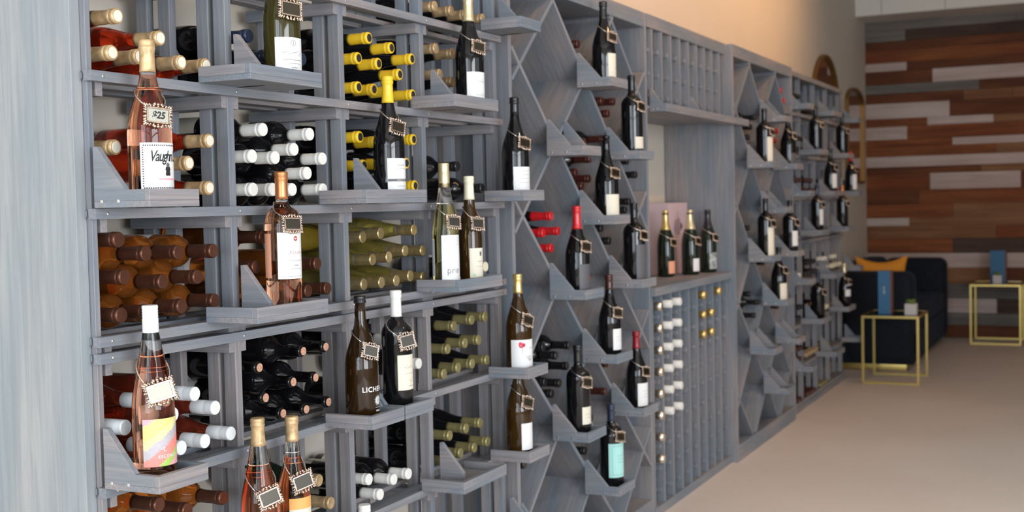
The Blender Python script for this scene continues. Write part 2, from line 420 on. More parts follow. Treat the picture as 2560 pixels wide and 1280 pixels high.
for i in range(9): ladder(4.918+.1256*i, 1.735, 2.06, up)
lx0, lx1 = 4.87, 6.19; zt = 1.742
m = MB(); m.box(lx0, lx1, -.074, -.001, zt-.033, zt-.02).box(lx0, lx1, -.074, -.061, zt-.02, zt).box(lx0, lx0+.013, -.061, -.001, zt-.02, zt, 1).box(lx1-.013, lx1, -.061, -.037, zt-.02, zt, 1)
# the ledge runs on in front of the next rack, so its floor is notched there
m = MB(); m.box(lx0, 6.026, -.074, -.001, zt-.033, zt-.02).box(6.026, lx1, -.074, -.037, zt-.033, zt-.02).box(lx0, lx1, -.074, -.061, zt-.02, zt).box(lx0, lx0+.013, -.061, -.001, zt-.02, zt, 1).box(lx1-.013, lx1, -.061, -.037, zt-.02, zt, 1)
lg = m.build('ledge_shelf', [WX, WY], cr, bevel=.001)
for gx in (4.871, 5.43): gusset(gx, gx+.014, zt, lg, -.001, -.05, .10)

# ---------------------------------------------------------------- bottles
def prof(kind, H=.30, R=.0375):
    n = .0134
    if kind == 'burgundy':
        p = [(R*.80, 0), (R*.97, .004), (R, .010), (R, .125), (R*.985, .138), (R*.93, .153), (R*.84, .167), (R*.71, .183), (R*.58, .199), (R*.475, .214), (n+.0024, .230), (n+.0006, .246), (n, .262), (n-.0006, .285), (n+.0008, .2855), (n+.0008, .294), (n-.001, .2965)]
    elif kind == 'bordeaux':
        p = [(R*.82, 0), (R*.97, .004), (R, .010), (R, .186), (R*.985, .196), (R*.92, .205), (R*.76, .214), (R*.55, .222), (n+.0025, .229), (n+.0002, .238), (n-.0004, .285), (n+.0008, .2855), (n+.0008, .294), (n-.001, .2965)]
    elif kind == 'flute':
        p = [(R*.82, 0), (R*.97, .004), (R, .010), (R, .113), (R*.975, .136), (R*.89, .159), (R*.76, .182), (R*.63, .203), (R*.53, .221), (R*.45, .239), (n+.0012, .256), (n, .272), (n-.0005, .286), (n+.0008, .2865), (n+.0008, .294), (n-.001, .2965)]
    else:  # champagne
        p = [(R*.82, 0), (R*.97, .005), (R, .012), (R, .135), (R*.97, .155), (R*.88, .178), (R*.72, .200), (R*.53, .222), (n+.003, .245), (n+.0005, .265), (n, .280), (n+.003, .281), (n+.003, .286), (n, .288), (n-.001, .2965)]
    s = H/.30
    return [(r, z*s) for r, z in p]
def rad_at(p, z):
    for (r0, z0), (r1, z1) in zip(p, p[1:]):
        if z0 <= z <= z1: return r0+(r1-r0)*(z-z0)/max(1e-6, z1-z0)
    return p[-1][0]
def capsule_prof(p, H, z0f, style):
    z0 = H*z0f; e = .0007
    out = []
    zs = [z0+(H*.985-z0)*i/8 for i in range(9)]
    for z in zs: out.append((rad_at(p, z)+e, z))
    if style == 'screw':
        out = [(.0152, z0), (.0152, z0+.006)]
        for i in range(4): out += [(.0153, H-.026+.005*i), (.0144, H-.0235+.005*i)]
        out += [(.0152, H-.006), (.0152, H-.002), (.0140, H)]
        out[0] = (.0149, z0); out[1] = (.0152, z0+.001)
    elif style == 'foil':
        out = [(r, z) for r, z in out if z < H-.020]
        out += [(.0148, H-.0185), (.0154, H-.016), (.0154, H-.0125), (.0146, H-.0115), (.0146, H-.0095), (.0153, H-.008), (.0153, H-.003), (.0138, H)]
    elif style == 'sleeve':
        out = [(r, z) for r, z in out if z < H-.055]+[(.0172, H-.045), (.0178, H-.002), (.0160, H)]
    elif style == 'muselet':
        out = [(r, z) for r, z in out if z < H-.032]
        out += [(.0175, H-.028), (.0195, H-.020), (.0190, H-.012), (.0170, H-.006), (.0155, H-.0055), (.0155, H)]
    return out
MESHC = {}
def body_mesh(kind, H, R, mat):
    k = ('b', kind, round(H, 3), round(R, 4), mat.name)
    if k not in MESHC:
        p = prof(kind, H, R); m = MB().lathe(p, 32)
        MESHC[k] = m.mesh('bottle_glass', mat)
    return MESHC[k]
def cap_mesh(kind, H, R, mat, style, z0f):
    k = ('c', kind, round(H, 3), round(R, 4), mat.name, style, z0f)
    if k not in MESHC:
        MESHC[k] = MB().lathe(capsule_prof(prof(kind, H, R), H, z0f, style), 26).mesh('capsule', mat)
    return MESHC[k]
def label_mesh(kind, H, R, mat, z0, z1, a0, a1):
    k = ('l', kind, round(H, 3), round(R, 4), mat.name, z0, z1, a0, a1)
    if k not in MESHC:
        p = prof(kind, H, R)
        MESHC[k] = MB().arc([(rad_at(p, z), z) for z in (z0, (z0+z1)/2, z1)], math.radians(a0), math.radians(a1), 18, 0, .0005).mesh('label', mat)
    return MESHC[k]
def disc_mesh(r, mat, z):
    k = ('d', r, mat.name, z)
    if k not in MESHC: MESHC[k] = MB().lathe([(r, z-.002), (r, z+.0008), (r*.9, z+.001)], 18).mesh('cork', mat)
    return MESHC[k]
# kind, radius, glass, capsule, style, capsule start, label(mat, z0, z1) or None
TYPES = {
 'rose_tan': ('burgundy', .0368, GL_RED, CAP['kraft'], 'foil', .80, (PAPER, .03, .12), CAP['tan']),
 'rose_brown': ('bordeaux', .0362, GL_ORANGE, CAP['brown'], 'foil', .78, (PAPER, .05, .14), None),
 'rose_white': ('burgundy', .0362, GL_MAROON, CAP['screwwhite'], 'screw', .80, None, None),
 'gold_green': ('flute', .0362, GL_GOLD, CAP['goldgreen'], 'screw', .80, (PAPER, .02, .08), None),
 'white': ('bordeaux', .0365, GL_BLACK, CAP['white'], 'foil', .80, (CREAMP, .03, .13), None),
 'yellow': ('burgundy', .0368, GL_BLACK, CAP['yellow'], 'foil', .80, (PAPER, .03, .12), INK),
 'tan': ('burgundy', .0365, GL_BLACK, CAP['tan'], 'foil', .80, (PAPER, .03, .12), None),
 'tan_dark': ('burgundy', .0365, GL_GREEN, CAP['tan'], 'foil', .80, (CREAMP, .03, .12), None),
 'dark_blue': ('burgundy', .0368, GL_BLACK, CAP['blue'], 'foil', .80, (PAPER, .03, .12), None),
 'black': ('bordeaux', .0362, GL_BLACK, CAP['black'], 'foil', .78, (PAPER, .03, .13), None),
 'cream': ('bordeaux', .0365, GL_BLACK, CAP['cream'], 'foil', .80, (PAPER, .03, .13), None),
 'cork': ('bordeaux', .0365, GL_BLACK, None, 'none', .80, (PAPER, .04, .12), CORK),
 'olive': ('burgundy', .0368, GL_BLACK, CAP['olive'], 'foil', .79, (PAPER, .03, .12), None),
 'darkred': ('bordeaux', .0362, GL_BLACK, CAP['darkred'], 'foil', .78, (PAPER, .03, .13), None),
 'red': ('burgundy', .0365, GL_BLACK, CAP['red'], 'foil', .74, (PAPER, .03, .13), None),
 'muselet_white': ('champagne', .0400, GL_GREEN, CAP['white'], 'sleeve', .72, (PAPER, .03, .10), None),
 'muselet_silver': ('champagne', .0400, GL_GREEN, CAP['silver'], 'muselet', .72, (PAPER, .03, .10), None),
 'muselet_gold': ('champagne', .0400, GL_GREEN, CAP['gold'], 'muselet', .72, (PAPER, .03, .10), None),
}
def lying(t, x, z, label, group, ycap=0.0, H=.30):
    kind, R, gl, cp, style, z0f, lab, extra = TYPES[t]
    spin = random.uniform(0, 2*PI)
    root = thing('wine_bottle', label, 'bottle', (x, ycap+H, z), group)
    root.rotation_euler = (Euler((PI/2, 0, 0)).to_matrix() @ Euler((0, 0, spin)).to_matrix()).to_euler()
    link('bottle_glass', body_mesh(kind, H, R, gl), root)
    if cp: link('capsule', cap_mesh(kind, H, R, cp, style, z0f), root)
    if lab: link('paper_label', label_mesh(kind, H, R, lab[0], lab[1], lab[2], -80, 80), root)
    if t == 'cork': link('cork', disc_mesh(.0098, CORK, H), root)
    if t == 'yellow': link('capsule_disc', disc_mesh(.0105, INK, H), root)
    if t == 'rose_tan': link('cork', disc_mesh(.0112, CREAMP, H), root)
    return root

BINS={
 'A1':('rose_tan',[(1.804,1.714),(1.921,1.685),(1.787,1.642),(1.86,1.642),(1.982,1.642),(2.059,1.643)]),
 'A2':('dark_blue',[(2.207,1.722),(2.271,1.684),(2.407,1.69),(2.207,1.648)]),
 'A3':('yellow',[(2.702,1.773),(2.812,1.759),(2.919,1.74),(2.65,1.716),(2.746,1.711),(2.852,1.692),(2.72,1.642),(2.797,1.642),(2.919,1.642),(2.647,1.642)]),
 'A4':('tan',[(3.057,1.783),(3.156,1.778),(3.077,1.712),(3.15,1.696)]),
 'Z4':('tan',[(3.057,1.902),(3.154,1.902),(3.356,1.905),(3.242,1.902)]),
 'B1':('rose_tan',[(2.062,1.485),(1.995,1.436),(1.787,1.462),(2.057,1.385)]),
 'B2':('white',[(2.249,1.517),(2.43,1.514),(2.365,1.476),(2.48,1.457),(2.207,1.456),(2.291,1.455),(2.415,1.421),(2.279,1.382),(2.207,1.382),(2.353,1.382),(2.479,1.382)]),
 'B3':('yellow',[(2.917,1.52),(2.719,1.506),(2.662,1.444),(2.768,1.451),(2.875,1.454),(2.919,1.393),(2.647,1.516),(2.807,1.388)]),
 'B4':('black',[(3.169,1.451),(3.325,1.387)]),
 'C1':('rose_brown',[(1.787,1.285),(1.86,1.255),(1.954,1.253),(2.064,1.251),(1.799,1.212),(1.906,1.196),(2.011,1.199),(1.787,1.139),(1.86,1.139),(1.959,1.142),(2.063,1.145)]),
 'C2':('rose_brown',[(2.238,1.275),(2.253,1.151),(2.444,1.204),(2.403,1.141),(2.484,1.141),(2.207,1.208)]),
 'C3':('gold_green',[(2.907,1.272),(2.734,1.268),(2.648,1.261),(2.953,1.213),(2.857,1.217),(2.772,1.204),(2.692,1.201),(2.881,1.147),(2.953,1.139),(2.647,1.14),(2.732,1.139),(2.807,1.139)]),
 'C4':('cream',[(3.336,1.147)]),
 'D1':('rose_white',[(1.99,0.956),(2.053,0.917),(1.787,0.921),(2.102,0.853),(2.017,0.852),(1.943,0.852),(1.922,0.924),(1.848,0.963),(1.862,0.871)]),
 'D2':('cork',[(2.207,0.983),(2.226,0.912),(2.289,0.866),(2.375,1.0),(2.468,1.0),(2.422,0.931),(2.332,0.933),(2.38,0.861),(2.473,0.864)]),
 'D3':('white',[(2.915,0.902),(2.647,0.989),(2.647,0.861),(2.785,0.984)]),
 'D4':('olive',[(3.324,0.994),(3.236,0.993),(3.123,0.986),(3.277,0.928),(3.189,0.928),(3.083,0.923),(3.33,0.86),(3.232,0.861),(3.143,0.861),(3.057,0.854)]),
 'E1':('rose_brown',[(1.873,0.75),(1.955,0.72),(2.07,0.719)]),
 'E2':('tan_dark',[(2.425,0.681),(2.472,0.615)]),
 'E3':('white',[(2.845,0.609),(2.769,0.61),(2.699,0.585),(2.647,0.636)]),
 'E4':('olive',[(3.275,0.675),(3.184,0.674),(3.082,0.671),(3.323,0.609),(3.234,0.607),(3.145,0.608),(3.057,0.601)]),
 'X11':('darkred',[(4.114,1.908),(4.147,1.842)]),
 'X12':('darkred',[(4.335,1.72),(4.462,1.725),(4.4,1.676),(4.371,1.607)]),
 'X13':('darkred',[(4.062,1.493),(4.2,1.492),(4.039,1.422),(4.174,1.422),(4.1,1.375),(4.159,1.555)]),
 'X14':('black',[(4.696,1.445),(4.645,1.369),(4.601,1.499)]),
 'X15':('black',[(4.568,1.304),(4.387,1.188),(4.306,1.239)]),
 'X16':('red',[(3.839,1.293),(3.898,1.24),(3.772,1.237),(3.836,1.183)]),
 'X17':('black',[(3.974,0.832),(3.858,0.81),(3.952,0.761),(3.752,0.851)]),
 'X18':('black',[(3.884,0.71),(3.745,0.714),(3.791,0.656)]),
 'X19':('black',[(3.596,0.616),(3.639,0.539),(3.583,0.485)]),
 'X1a':('black',[(4.004,0.471),(4.092,0.418),(4.169,0.54)]),
 'X1b':('darkred',[(4.331,0.721),(4.343,0.648)]),
 'N':('muselet_white',[(5.03,0.891),(5.168,0.89),(5.052,0.795),(5.191,0.792),(5.047,0.704),(5.169,0.704),(5.069,0.605),(5.198,0.607),(5.048,0.513),(5.182,0.515),(5.081,0.417),(5.194,0.422)]),
 'Ng':('muselet_silver',[(4.93,0.888),(4.899,0.795),(4.936,0.703),(4.915,0.608),(4.902,0.517),(4.897,0.426),(4.911,0.333),(4.921,0.238)]),
 'Nh':('muselet_gold',[(5.533,0.897),(5.776,0.89),(5.528,0.803),(5.751,0.796),(5.555,0.711),(5.672,0.708)]),
 'Y1':('red',[(7.137,1.964),(7.213,1.909),(7.31,1.827)]),
 'Y2':('red',[(7.037,1.724),(6.99,1.666)]),
 'Y3':('black',[(6.537,1.776),(6.451,1.72),(6.399,1.663)]),
 'Y4':('black',[(7.063,1.065),(6.683,0.983)]),
 'Y5':('black',[(6.386,0.832),(6.558,0.764),(6.478,0.706)]),
 'Y6':('black',[(6.999,0.714),(6.373,1.184),(6.468,1.134),(7.632,1.279)]),
}

DESC = {'rose_tan': 'rosé wine bottle with tan capsule', 'rose_brown': 'copper rosé bottle with brown capsule', 'rose_white': 'dusky bottle with white screwcap',
 'gold_green': 'golden wine bottle with gold screwcap', 'white': 'dark wine bottle with white capsule', 'yellow': 'dark wine bottle with yellow capsule', 'tan': 'dark wine bottle with tan capsule',
 'tan_dark': 'dark green bottle with tan capsule', 'dark_blue': 'dark bottle with midnight-blue capsule', 'black': 'dark wine bottle with black capsule', 'cream': 'dark wine bottle with cream capsule',
 'cork': 'black bottle with bare cork', 'olive': 'dark wine bottle with olive-gold capsule', 'darkred': 'dark bottle with maroon capsule', 'red': 'dark bottle with bright red capsule',
 'muselet_white': 'sparkling bottle with white foil', 'muselet_silver': 'sparkling bottle with silver foil', 'muselet_gold': 'sparkling bottle with gold foil'}
ORD = ['first', 'second', 'third', 'fourth', 'fifth', 'sixth', 'seventh', 'eighth', 'ninth', 'tenth', 'eleventh', 'twelfth', 'thirteenth']
def rowname(i, n):
    if n == 1: return 'only row'
    if i == 0: return 'bottom row'
    if i == n-1: return 'top row'
    return ORD[i]+' row up'
def place_set(items, where, grp, ordword='along'):
    """items: (type, x, z); one label per bottle from its row and its place in the row"""
    by = {}
    for it in items: by.setdefault(it[0], []).append(it)
    for t, L in by.items():
        L.sort(key=lambda i: i[2]); rows = []
        for it in L:
            if rows and it[2]-rows[-1][0][2] < .032: rows[-1].append(it)
            else: rows.append([it])
        for ri, row in enumerate(rows):
            row.sort(key=lambda i: i[1])
            for ci, it in enumerate(row):
                rn = '' if len(rows) == 1 else ', '+rowname(ri, len(rows))
                cn = '' if len(row) == 1 else ', '+ORD[ci]+' '+ordword
                yield it, '%s %s%s%s' % (DESC[t], where, rn, cn), grp
shelf = {'Z': 'top shelf', 'A': 'second shelf', 'B': 'third shelf', 'C': 'fourth shelf', 'D': 'fifth shelf', 'E': 'lowest shelf'}
for s_, sn in shelf.items():
    items = []
    for k, (t, L) in BINS.items():
        if len(k) == 2 and k[0] == s_ and k[0] in shelf and k[1].isdigit(): items += [(t, x, z) for x, z in L]
    for it, lab, g in place_set(items, 'on the '+sn, 'bottles lying on the %s of the bin rack' % sn):
        lying(it[0], it[1], it[2], lab, g)
cells = {'X11': 'in the topmost diamond', 'X12': 'under the topmost stood bottle', 'X13': 'below the empty shelf',
 'X14': 'beside the niche', 'X15': 'under the bare-necked bottle', 'X16': 'in the lattice rack', 'X17': 'beside the rose label',
 'X18': 'below the rose label', 'X19': 'by the lattice post', 'X1a': 'behind the teal-labelled bottle', 'X1b': 'behind the wine-red-capped bottle',
 'Y1': 'in the far top diamond', 'Y2': 'behind far upper bottles', 'Y3': 'beyond the niche ledge',
 'Y4': 'by far middle bottles', 'Y5': 'beyond the niche counter', 'Y6': 'scattered beyond the niche'}
def settle(L, nx, xlo, xhi, r=.0364):
    hx, hz = .28, .2465; P = [list(p) for p in L]; C_ = []
    for x, z in P:
        best = None
        for i in range(-2, 8):
            for j in range(-10, 4):
                if (i+j) % 2 == 0: continue
                cx, cz = nx+hx*i, 1.79+hz*j
                d = abs(x-cx)/hx+abs(z-cz)/hz
                if best is None or d < best[0]: best = (d, cx, cz)
        C_.append(best[1:])
    lim = 1-(r+.0085)*math.hypot(1/hx, 1/hz)
    for it in range(300):
        for a in range(len(P)):
            for b in range(a):
                dx_, dz_ = P[a][0]-P[b][0], P[a][1]-P[b][1]; d = math.hypot(dx_, dz_) or 1e-6
                if d < 2*r+.0005:
                    q = (2*r+.0005-d)/2/d; P[a][0] += dx_*q; P[a][1] += dz_*q; P[b][0] -= dx_*q; P[b][1] -= dz_*q
        for p, (cx, cz) in zip(P, C_):
            u, v = (p[0]-cx)/hx, (p[1]-cz)/hz; s = abs(u)+abs(v)
            if s > lim:
                e = (s-lim); k2 = hx*hx+hz*hz
                p[0] -= math.copysign(e*hz*hz*hx/k2 if abs(u) > 1e-4 else 0, u); p[1] -= math.copysign(e*hx*hx*hz/k2, v)
            p[0] = min(max(p[0], xlo+r), xhi-r)
    return [tuple(p) for p in P]
for k, w in cells.items():
    t, L = BINS[k]; L = [p for p in L if p[0] < 7.3]
    L = settle(L, 3.61, 3.548, 4.822) if k[0] == 'X' else settle(L, 6.09, 6.053, 7.322)
    yc = -.0 if k[0] == 'X' else -.02
    for it, lab, g in place_set([(t, x, z) for x, z in L], w, 'bottles lying in the diamond racks'): lying(it[0], it[1], it[2], lab, g, yc)
for k in ('N', 'Ng', 'Nh'):
    t, L = BINS[k]
    L = sorted({(round(4.9256+.1272*round((x-4.9256)/.1272), 4), round(.890-.0932*round((.890-z)/.0932), 4)) for x, z in L})
    for it, lab, g in place_set([(t, x, z) for x, z in L], 'in the slot rack', 'sparkling bottles in the slot rack'): lying(it[0], it[1], it[2], lab, g, -.022, .305)
# far bin rack
far = []
lv = {1.865: 'top', 1.605: 'second', 1.345: 'third', 1.07: 'fifth', .815: 'sixth', .29: 'lowest'}
fx = {0: (7.39, 7.77), 1: (7.80, 8.21), 2: (8.24, 8.62), 3: (8.65, 9.07)}
want = {1.865: {0: ('black', 8), 1: ('black', 5)}, 1.605: {0: ('black', 9), 1: ('darkred', 6), 2: ('red', 3), 3: ('red', 3)}, 1.345: {0: ('darkred', 8), 1: ('darkred', 8), 2: ('black', 5), 3: ('red', 4)},
        1.07: {0: ('black', 6)}, .815: {0: ('white', 5), 1: ('black', 9), 2: ('white', 7), 3: ('cream', 7)}, .548: {0: ('black', 9), 1: ('cork', 9), 2: ('cream', 6), 3: ('tan', 4)}, .29: {0: ('darkred', 8), 1: ('tan', 5), 2: ('olive', 4)},
        .035: {0: ('darkred', 5), 1: ('darkred', 4), 2: ('olive', 3)}}
want.pop(1.07)
lvn = {1.865: 'top shelf', 1.605: 'second shelf', 1.345: 'third shelf', .815: 'fourth shelf', .548: 'fifth shelf', .29: 'sixth shelf', .035: 'lowest shelf'}
for z, cc in want.items():
    items = []
    for c, (t, n) in cc.items():
        x0, x1 = fx[c]; i = 0; row = 0
        while i < n:
            xx = x0+.038+(.04 if row % 2 else 0); zz = z+.038+row*.066
            while xx < x1-.036 and i < n:
                items.append((t, xx, zz)); i += 1; xx += .078+random.uniform(0, .003)
            row += 1
    for it, lab, g in place_set(items, 'on far rack '+lvn[z], 'bottles lying in the far bin rack'): lying(it[0], it[1], it[2], lab, g)

# ---------------------------------------------------------------- standing bottles with their labels
def text_mesh(txt, size, shear=0.0, bold=0.0, space=1.0):
    cu = bpy.data.curves.new('lettering', 'FONT'); cu.body = txt; cu.size = size; cu.shear = shear; cu.align_x = 'CENTER'; cu.align_y = 'CENTER'
    cu.offset = bold; cu.space_character = space; cu.resolution_u = 3
    o = bpy.data.objects.new('tmp_text', cu); COL.objects.link(o)
    dg = bpy.context.evaluated_depsgraph_get(); me = bpy.data.meshes.new_from_object(o.evaluated_get(dg))
    V = [v.co.copy() for v in me.vertices]; F = [tuple(p.vertices) for p in me.polygons]
    bpy.data.objects.remove(o); bpy.data.curves.remove(cu); bpy.data.meshes.remove(me)
    return V, F
def wrap(me_b, V, F, p, ang, z, mi=0, off=.0009):
    """lay flat artwork round the bottle at the given angle and height"""
    n = len(me_b.v)
    for v in V:
        zz = z+v.y; r = rad_at(p, zz)+off; a = ang+v.x/r
        me_b.v.append((r*math.cos(a), r*math.sin(a), zz))
    for f in F: me_b.f.append(tuple(n+i for i in f)); me_b.mi.append(mi); me_b.sm.append(False)
def rect(x0, x1, y0, y1, n=8):
    V = []; F = []
    for i in range(n+1):
        x = x0+(x1-x0)*i/n; V += [Vector((x, y0, 0)), Vector((x, y1, 0))]
    for i in range(n): F.append((2*i, 2*i+2, 2*i+3, 2*i+1))
    return V, F
def tall(vf, k):
    return [Vector((v.x, v.y*k, 0)) for v in vf[0]], vf[1]
def disc(cx, cy, r, n=18, rin=0.0):
    V = []; F = []
    if rin:
        for i in range(n):
            a = 2*PI*i/n; V += [Vector((cx+r*math.cos(a), cy+r*math.sin(a), 0)), Vector((cx+rin*math.cos(a), cy+rin*math.sin(a), 0))]
        for i in range(n):
            j = (i+1) % n; F.append((2*i, 2*j, 2*j+1, 2*i+1))
    else:
        V = [Vector((cx+r*math.cos(2*PI*i/n), cy+r*math.sin(2*PI*i/n), 0)) for i in range(n)]; F = [tuple(range(n))]
    return V, F
def squiggle(x0, x1, y, amp, w=.0005, seed=1, n=60):
    rnd = random.Random(seed); ph = [rnd.uniform(0, 6) for _ in range(4)]
    pts = []
    for i in range(n+1):
        t = i/n; x = x0+(x1-x0)*t+.0012*math.sin(t*47+ph[3]); yy = y+amp*(.55*math.sin(t*34+ph[0])+.35*math.sin(t*61+ph[1])+.3*math.sin(t*9+ph[2]))*(.5+.5*math.sin(t*13+ph[3]))
        pts.append((x, yy))
    V = []; F = []
    for x, yy in pts: V += [Vector((x, yy-w, 0)), Vector((x, yy+w, 0))]
    for i in range(n): F.append((2*i, 2*i+2, 2*i+3, 2*i+1))
    return V, F
FRONT = math.radians(-90)
TURN = {1.806: -8, 2.235: -18, 2.675: -10, 3.128: -14, 2.216: -10, 2.960: -24, 3.106: -14, 3.420: -20, 1.790: -12, 2.520: 0, 2.688: -10, 2.106: -10, 2.228: -14,
        3.416: -32, 3.404: -4, 4.188: 0, 4.192: -10, 4.474: -16, 4.190: -24, 5.600: -6, 5.765: -6, 5.965: -22}
def standing(key, x, y, z, kind, H, R, gl, cp, style, z0f, label, turn=0.0, extra=None):
    turn = TURN.get(x, -10)
    root = thing('wine_bottle', label, 'bottle', (x, y, z), 'bottles stood on display')
    root.rotation_euler = (0, 0, math.radians(turn))
    link('bottle_glass', body_mesh(kind, H, R, gl), root)
    if cp: link('capsule', cap_mesh(kind, H, R, cp, style, z0f), root)
    return root
def paper(root, kind, H, R, mat, z0, z1, half, ctr=0, name='paper_label', corner=True):
    return link(name, label_mesh(kind, H, R, mat, z0, z1, -90+ctr-half, -90+ctr+half), root)
def art(root, kind, H, R, items, name='label_print'):
    """items: list of (V, F, z, material, degrees off the front)"""
    p = prof(kind, H, R); mats = []; mb = MB()
    for (V, F), z, mat, dg in items:
        if mat not in mats: mats.append(mat)
        wrap(mb, V, F, p, FRONT+math.radians(dg), z, mats.index(mat))
    return mb.build(name, mats, root)
def wine_tag(x, y, z, kind, H, R, zt, label, ang=0, size=1.0, price=None, tilt=6, turn=0):
    """hanging price tag: chain round the shoulder, ornate cast frame and a polished plate"""
    root = thing('price_tag', label, 'price tag', (x, y, z), 'framed tags hung on the stood bottles')
    root.rotation_euler = (0, 0, math.radians(turn))
    ang = -27+ang*.5+(7 if x > 4.3 else 0)
    p = prof(kind, H, R); a0 = FRONT+math.radians(ang)
    w, h = .049*size, .036*size
    zc = zt
    rs = max(rad_at(p, zc+h*.5), rad_at(p, zc-h*.5), rad_at(p, zc))+.004
    M = Matrix.Translation(Vector((rs*math.cos(a0), rs*math.sin(a0), zc))) @ Matrix.Rotation(a0+PI/2, 4, 'Z') @ Matrix.Rotation(math.radians(tilt), 4, 'Y') @ Matrix.Rotation(math.radians(-10), 4, 'X')
    rr = random.Random(int(x*1000))
    fb = MB(); n = 34
    for i in range(n):
        t = 2*PI*(i+.5)/n; c, s = math.cos(t), math.sin(t)
        ux = w*.45*min(1, abs(c)*1.5)**.8*(1 if c > 0 else -1); uz = h*.45*min(1, abs(s)*1.5)**.8*(1 if s > 0 else -1)
        q = M @ Vector((ux, -.0012, uz)); fb.ball(tuple(q), rr.uniform(.0019, .0028)*size)
        q = M @ Vector((ux*1.10, .0, uz*1.13)); fb.ball(tuple(q), rr.uniform(.0012, .0024)*size)
    for sg in (-1, 1):
        for i in range(3):
            q = M @ Vector(((i-1)*.006*size, -.001, sg*h*.54)); fb.ball(tuple(q), .0030*size)
    for a_, b_, c_, d_ in ((-.42, -.36, -.38, .38), (.36, .42, -.38, .38), (-.42, .42, .31, .38), (-.42, .42, -.38, -.31)):
        fb.box(w*a_, w*b_, -.0034, .0005, h*c_, h*d_, 0, M)
    fb.build('ornate_frame', SILVER, root)
    pl = MB().box(-w*.355, w*.355, -.0024, .0004, -h*.305, h*.305, 0, M).build('plate', PLATE_LIT if price else PLATE, root, bevel=.0004)
    if price:
        V, F = text_mesh(price, .017, .2, .0006); mb = MB()
        for v in V: mb.v.append(tuple(M @ Vector((v.x*.95, -.0028, v.y*1.1))))
        mb.f = F; mb.mi = [0]*len(F); mb.sm = [False]*len(F)
        mb.build('price', INK, pl)
    # chain: up from the two top corners and round the back of the neck
    L = M @ Vector((-w*.42, .001, h*.42)); Rr = M @ Vector((w*.42, .001, h*.42))
    aL = math.atan2(L.y, L.x); aR = math.atan2(Rr.y, Rr.x)
    zr = zc+h*.5+.030*size
    zr = min(zr, .262*H/.30)
    pts = [tuple(L)]
    tot = 2*PI-((aR-aL) % (2*PI)); n = 64
    for i in range(1, n):
        t = i/n; a = aL-tot*t; zz = L.z+(zr-L.z)*min(1, math.sin(PI*t)*1.25)
        r0 = rad_at(p, zz)+.0022
        pts.append((r0*math.cos(a), r0*math.sin(a), zz))
    pts.append(tuple(Rr))
    MB().tube(pts, .0017, 5, wob=.28).build('chain', CHAINM, root)
    return root
TY = -.067
T = .0205
# --- first bin rack
b = standing('', 1.806, TY, 1.379-T, 'burgundy', .304, .0415, GL_ROSE, CAP['kraft'], 'foil', .80, 'clear rosé bottle with comic-lettered label and twenty-five dollar tag', )
paper(b, 'burgundy', .304, .0415, PAPER, .018, .108, 66); it = []
for i in range(22):
    s = -.043+.0041*i
    it += [(rect(s, s+.0022, -.0012, .0012, 1), .103, INK, 0), (rect(s, s+.0022, -.0012, .0012, 1), .023, INK, 0)]
for i in range(17): it += [(rect(-.0450, -.0425, -.0010, .0010, 1), .027+.0045*i, INK, 0), (rect(.0425, .0450, -.0010, .0010, 1), .027+.0045*i, INK, 0)]
it += [(tall(text_mesh('Vaughn D', .020, .35, .0003, .85), 1.45), .082, INK, 3), (rect(-.018, .040, -.0022, .0012, 10), .040, INKP, 4), (disc(0, 0, .0065), .058, INK, 8), (disc(0, 0, .0045), .066, INKG, 8), (rect(-.006, .006, -.004, .003, 3), .050, INK, 8)]
art(b, 'burgundy', .304, .0415, it)
MB().tube([(.0282*math.cos(a/24*2*PI), .0282*math.sin(a/24*2*PI), .208) for a in range(24)], .0008, 5, True, wob=.4).build('copper_wire', COPPERW, b)
wine_tag(1.806, TY, 1.379-T, 'burgundy', .304, .0415, .158, 'gilt framed tag reading $25 on the clear rosé bottle', price='$25', size=1.1, ang=0)
b = standing('', 2.235, TY, 1.637-T, 'burgundy', .315, .0412, GL_OLIVE, CAP['gold'], 'foil', .80, 'olive bottle with script label on the second shelf, neck cropped by frame')
paper(b, 'burgundy', .315, .0412, PAPER, .018, .095, 58)
art(b, 'burgundy', .315, .0412, [(disc(0, 0, .0065, 20, .0058), .083, INKG, 0), (rect(-.0005, .0005, -.005, .004, 1), .083, INKG, 0), (squiggle(-.026, .026, 0, .007, .0004, 3), .062, INKG, 0), (squiggle(-.024, .026, 0, .0012, .0004, 5), .046, INKG, 0), (squiggle(-.012, .02, 0, .001, .0003, 6), .038, INKG, 0), (squiggle(-.006, .010, 0, .001, .0004, 7), .029, INKG, 0)])
wine_tag(2.235, TY, 1.637-T, 'burgundy', .315, .0412, .155, 'gilt framed tag on the olive bottle with script label', size=1.15)
b = standing('', 2.675, TY, 1.379-T, 'burgundy', .309, .0400, GL_BLACK, CAP['yellow'], 'foil', .78, 'black bottle with yellow capsule and grey-banded white label')
paper(b, 'burgundy', .309, .0400, PAPER, .016, .100, 56)
art(b, 'burgundy', .309, .0400, [(rect(-.039, .039, -.0032, .0032, 14), .045, INKG, 0), (text_mesh('HAUGHTY', .006, 0, 0, 1.2) if False else squiggle(-.015, .015, 0, .0015, .0004, 8), .045, INKW, 0), (squiggle(-.012, .012, 0, .003, .0004, 9), .082, INKG, 0), (squiggle(-.016, .016, 0, .001, .0003, 10), .074, INKG, 0), (squiggle(-.016, .016, 0, .001, .0003, 12), .030, INKG, 0)])
wine_tag(2.675, TY, 1.379-T, 'burgundy', .309, .0400, .178, 'framed tag on the yellow-capped black bottle', size=1.0, ang=4, tilt=14)
b = standing('', 3.128, TY, 1.640-T, 'burgundy', .318, .0415, GL_BLACK, CAP['palegold'], 'foil', .76, 'black bottle with pale gold capsule and plain white label, second shelf')
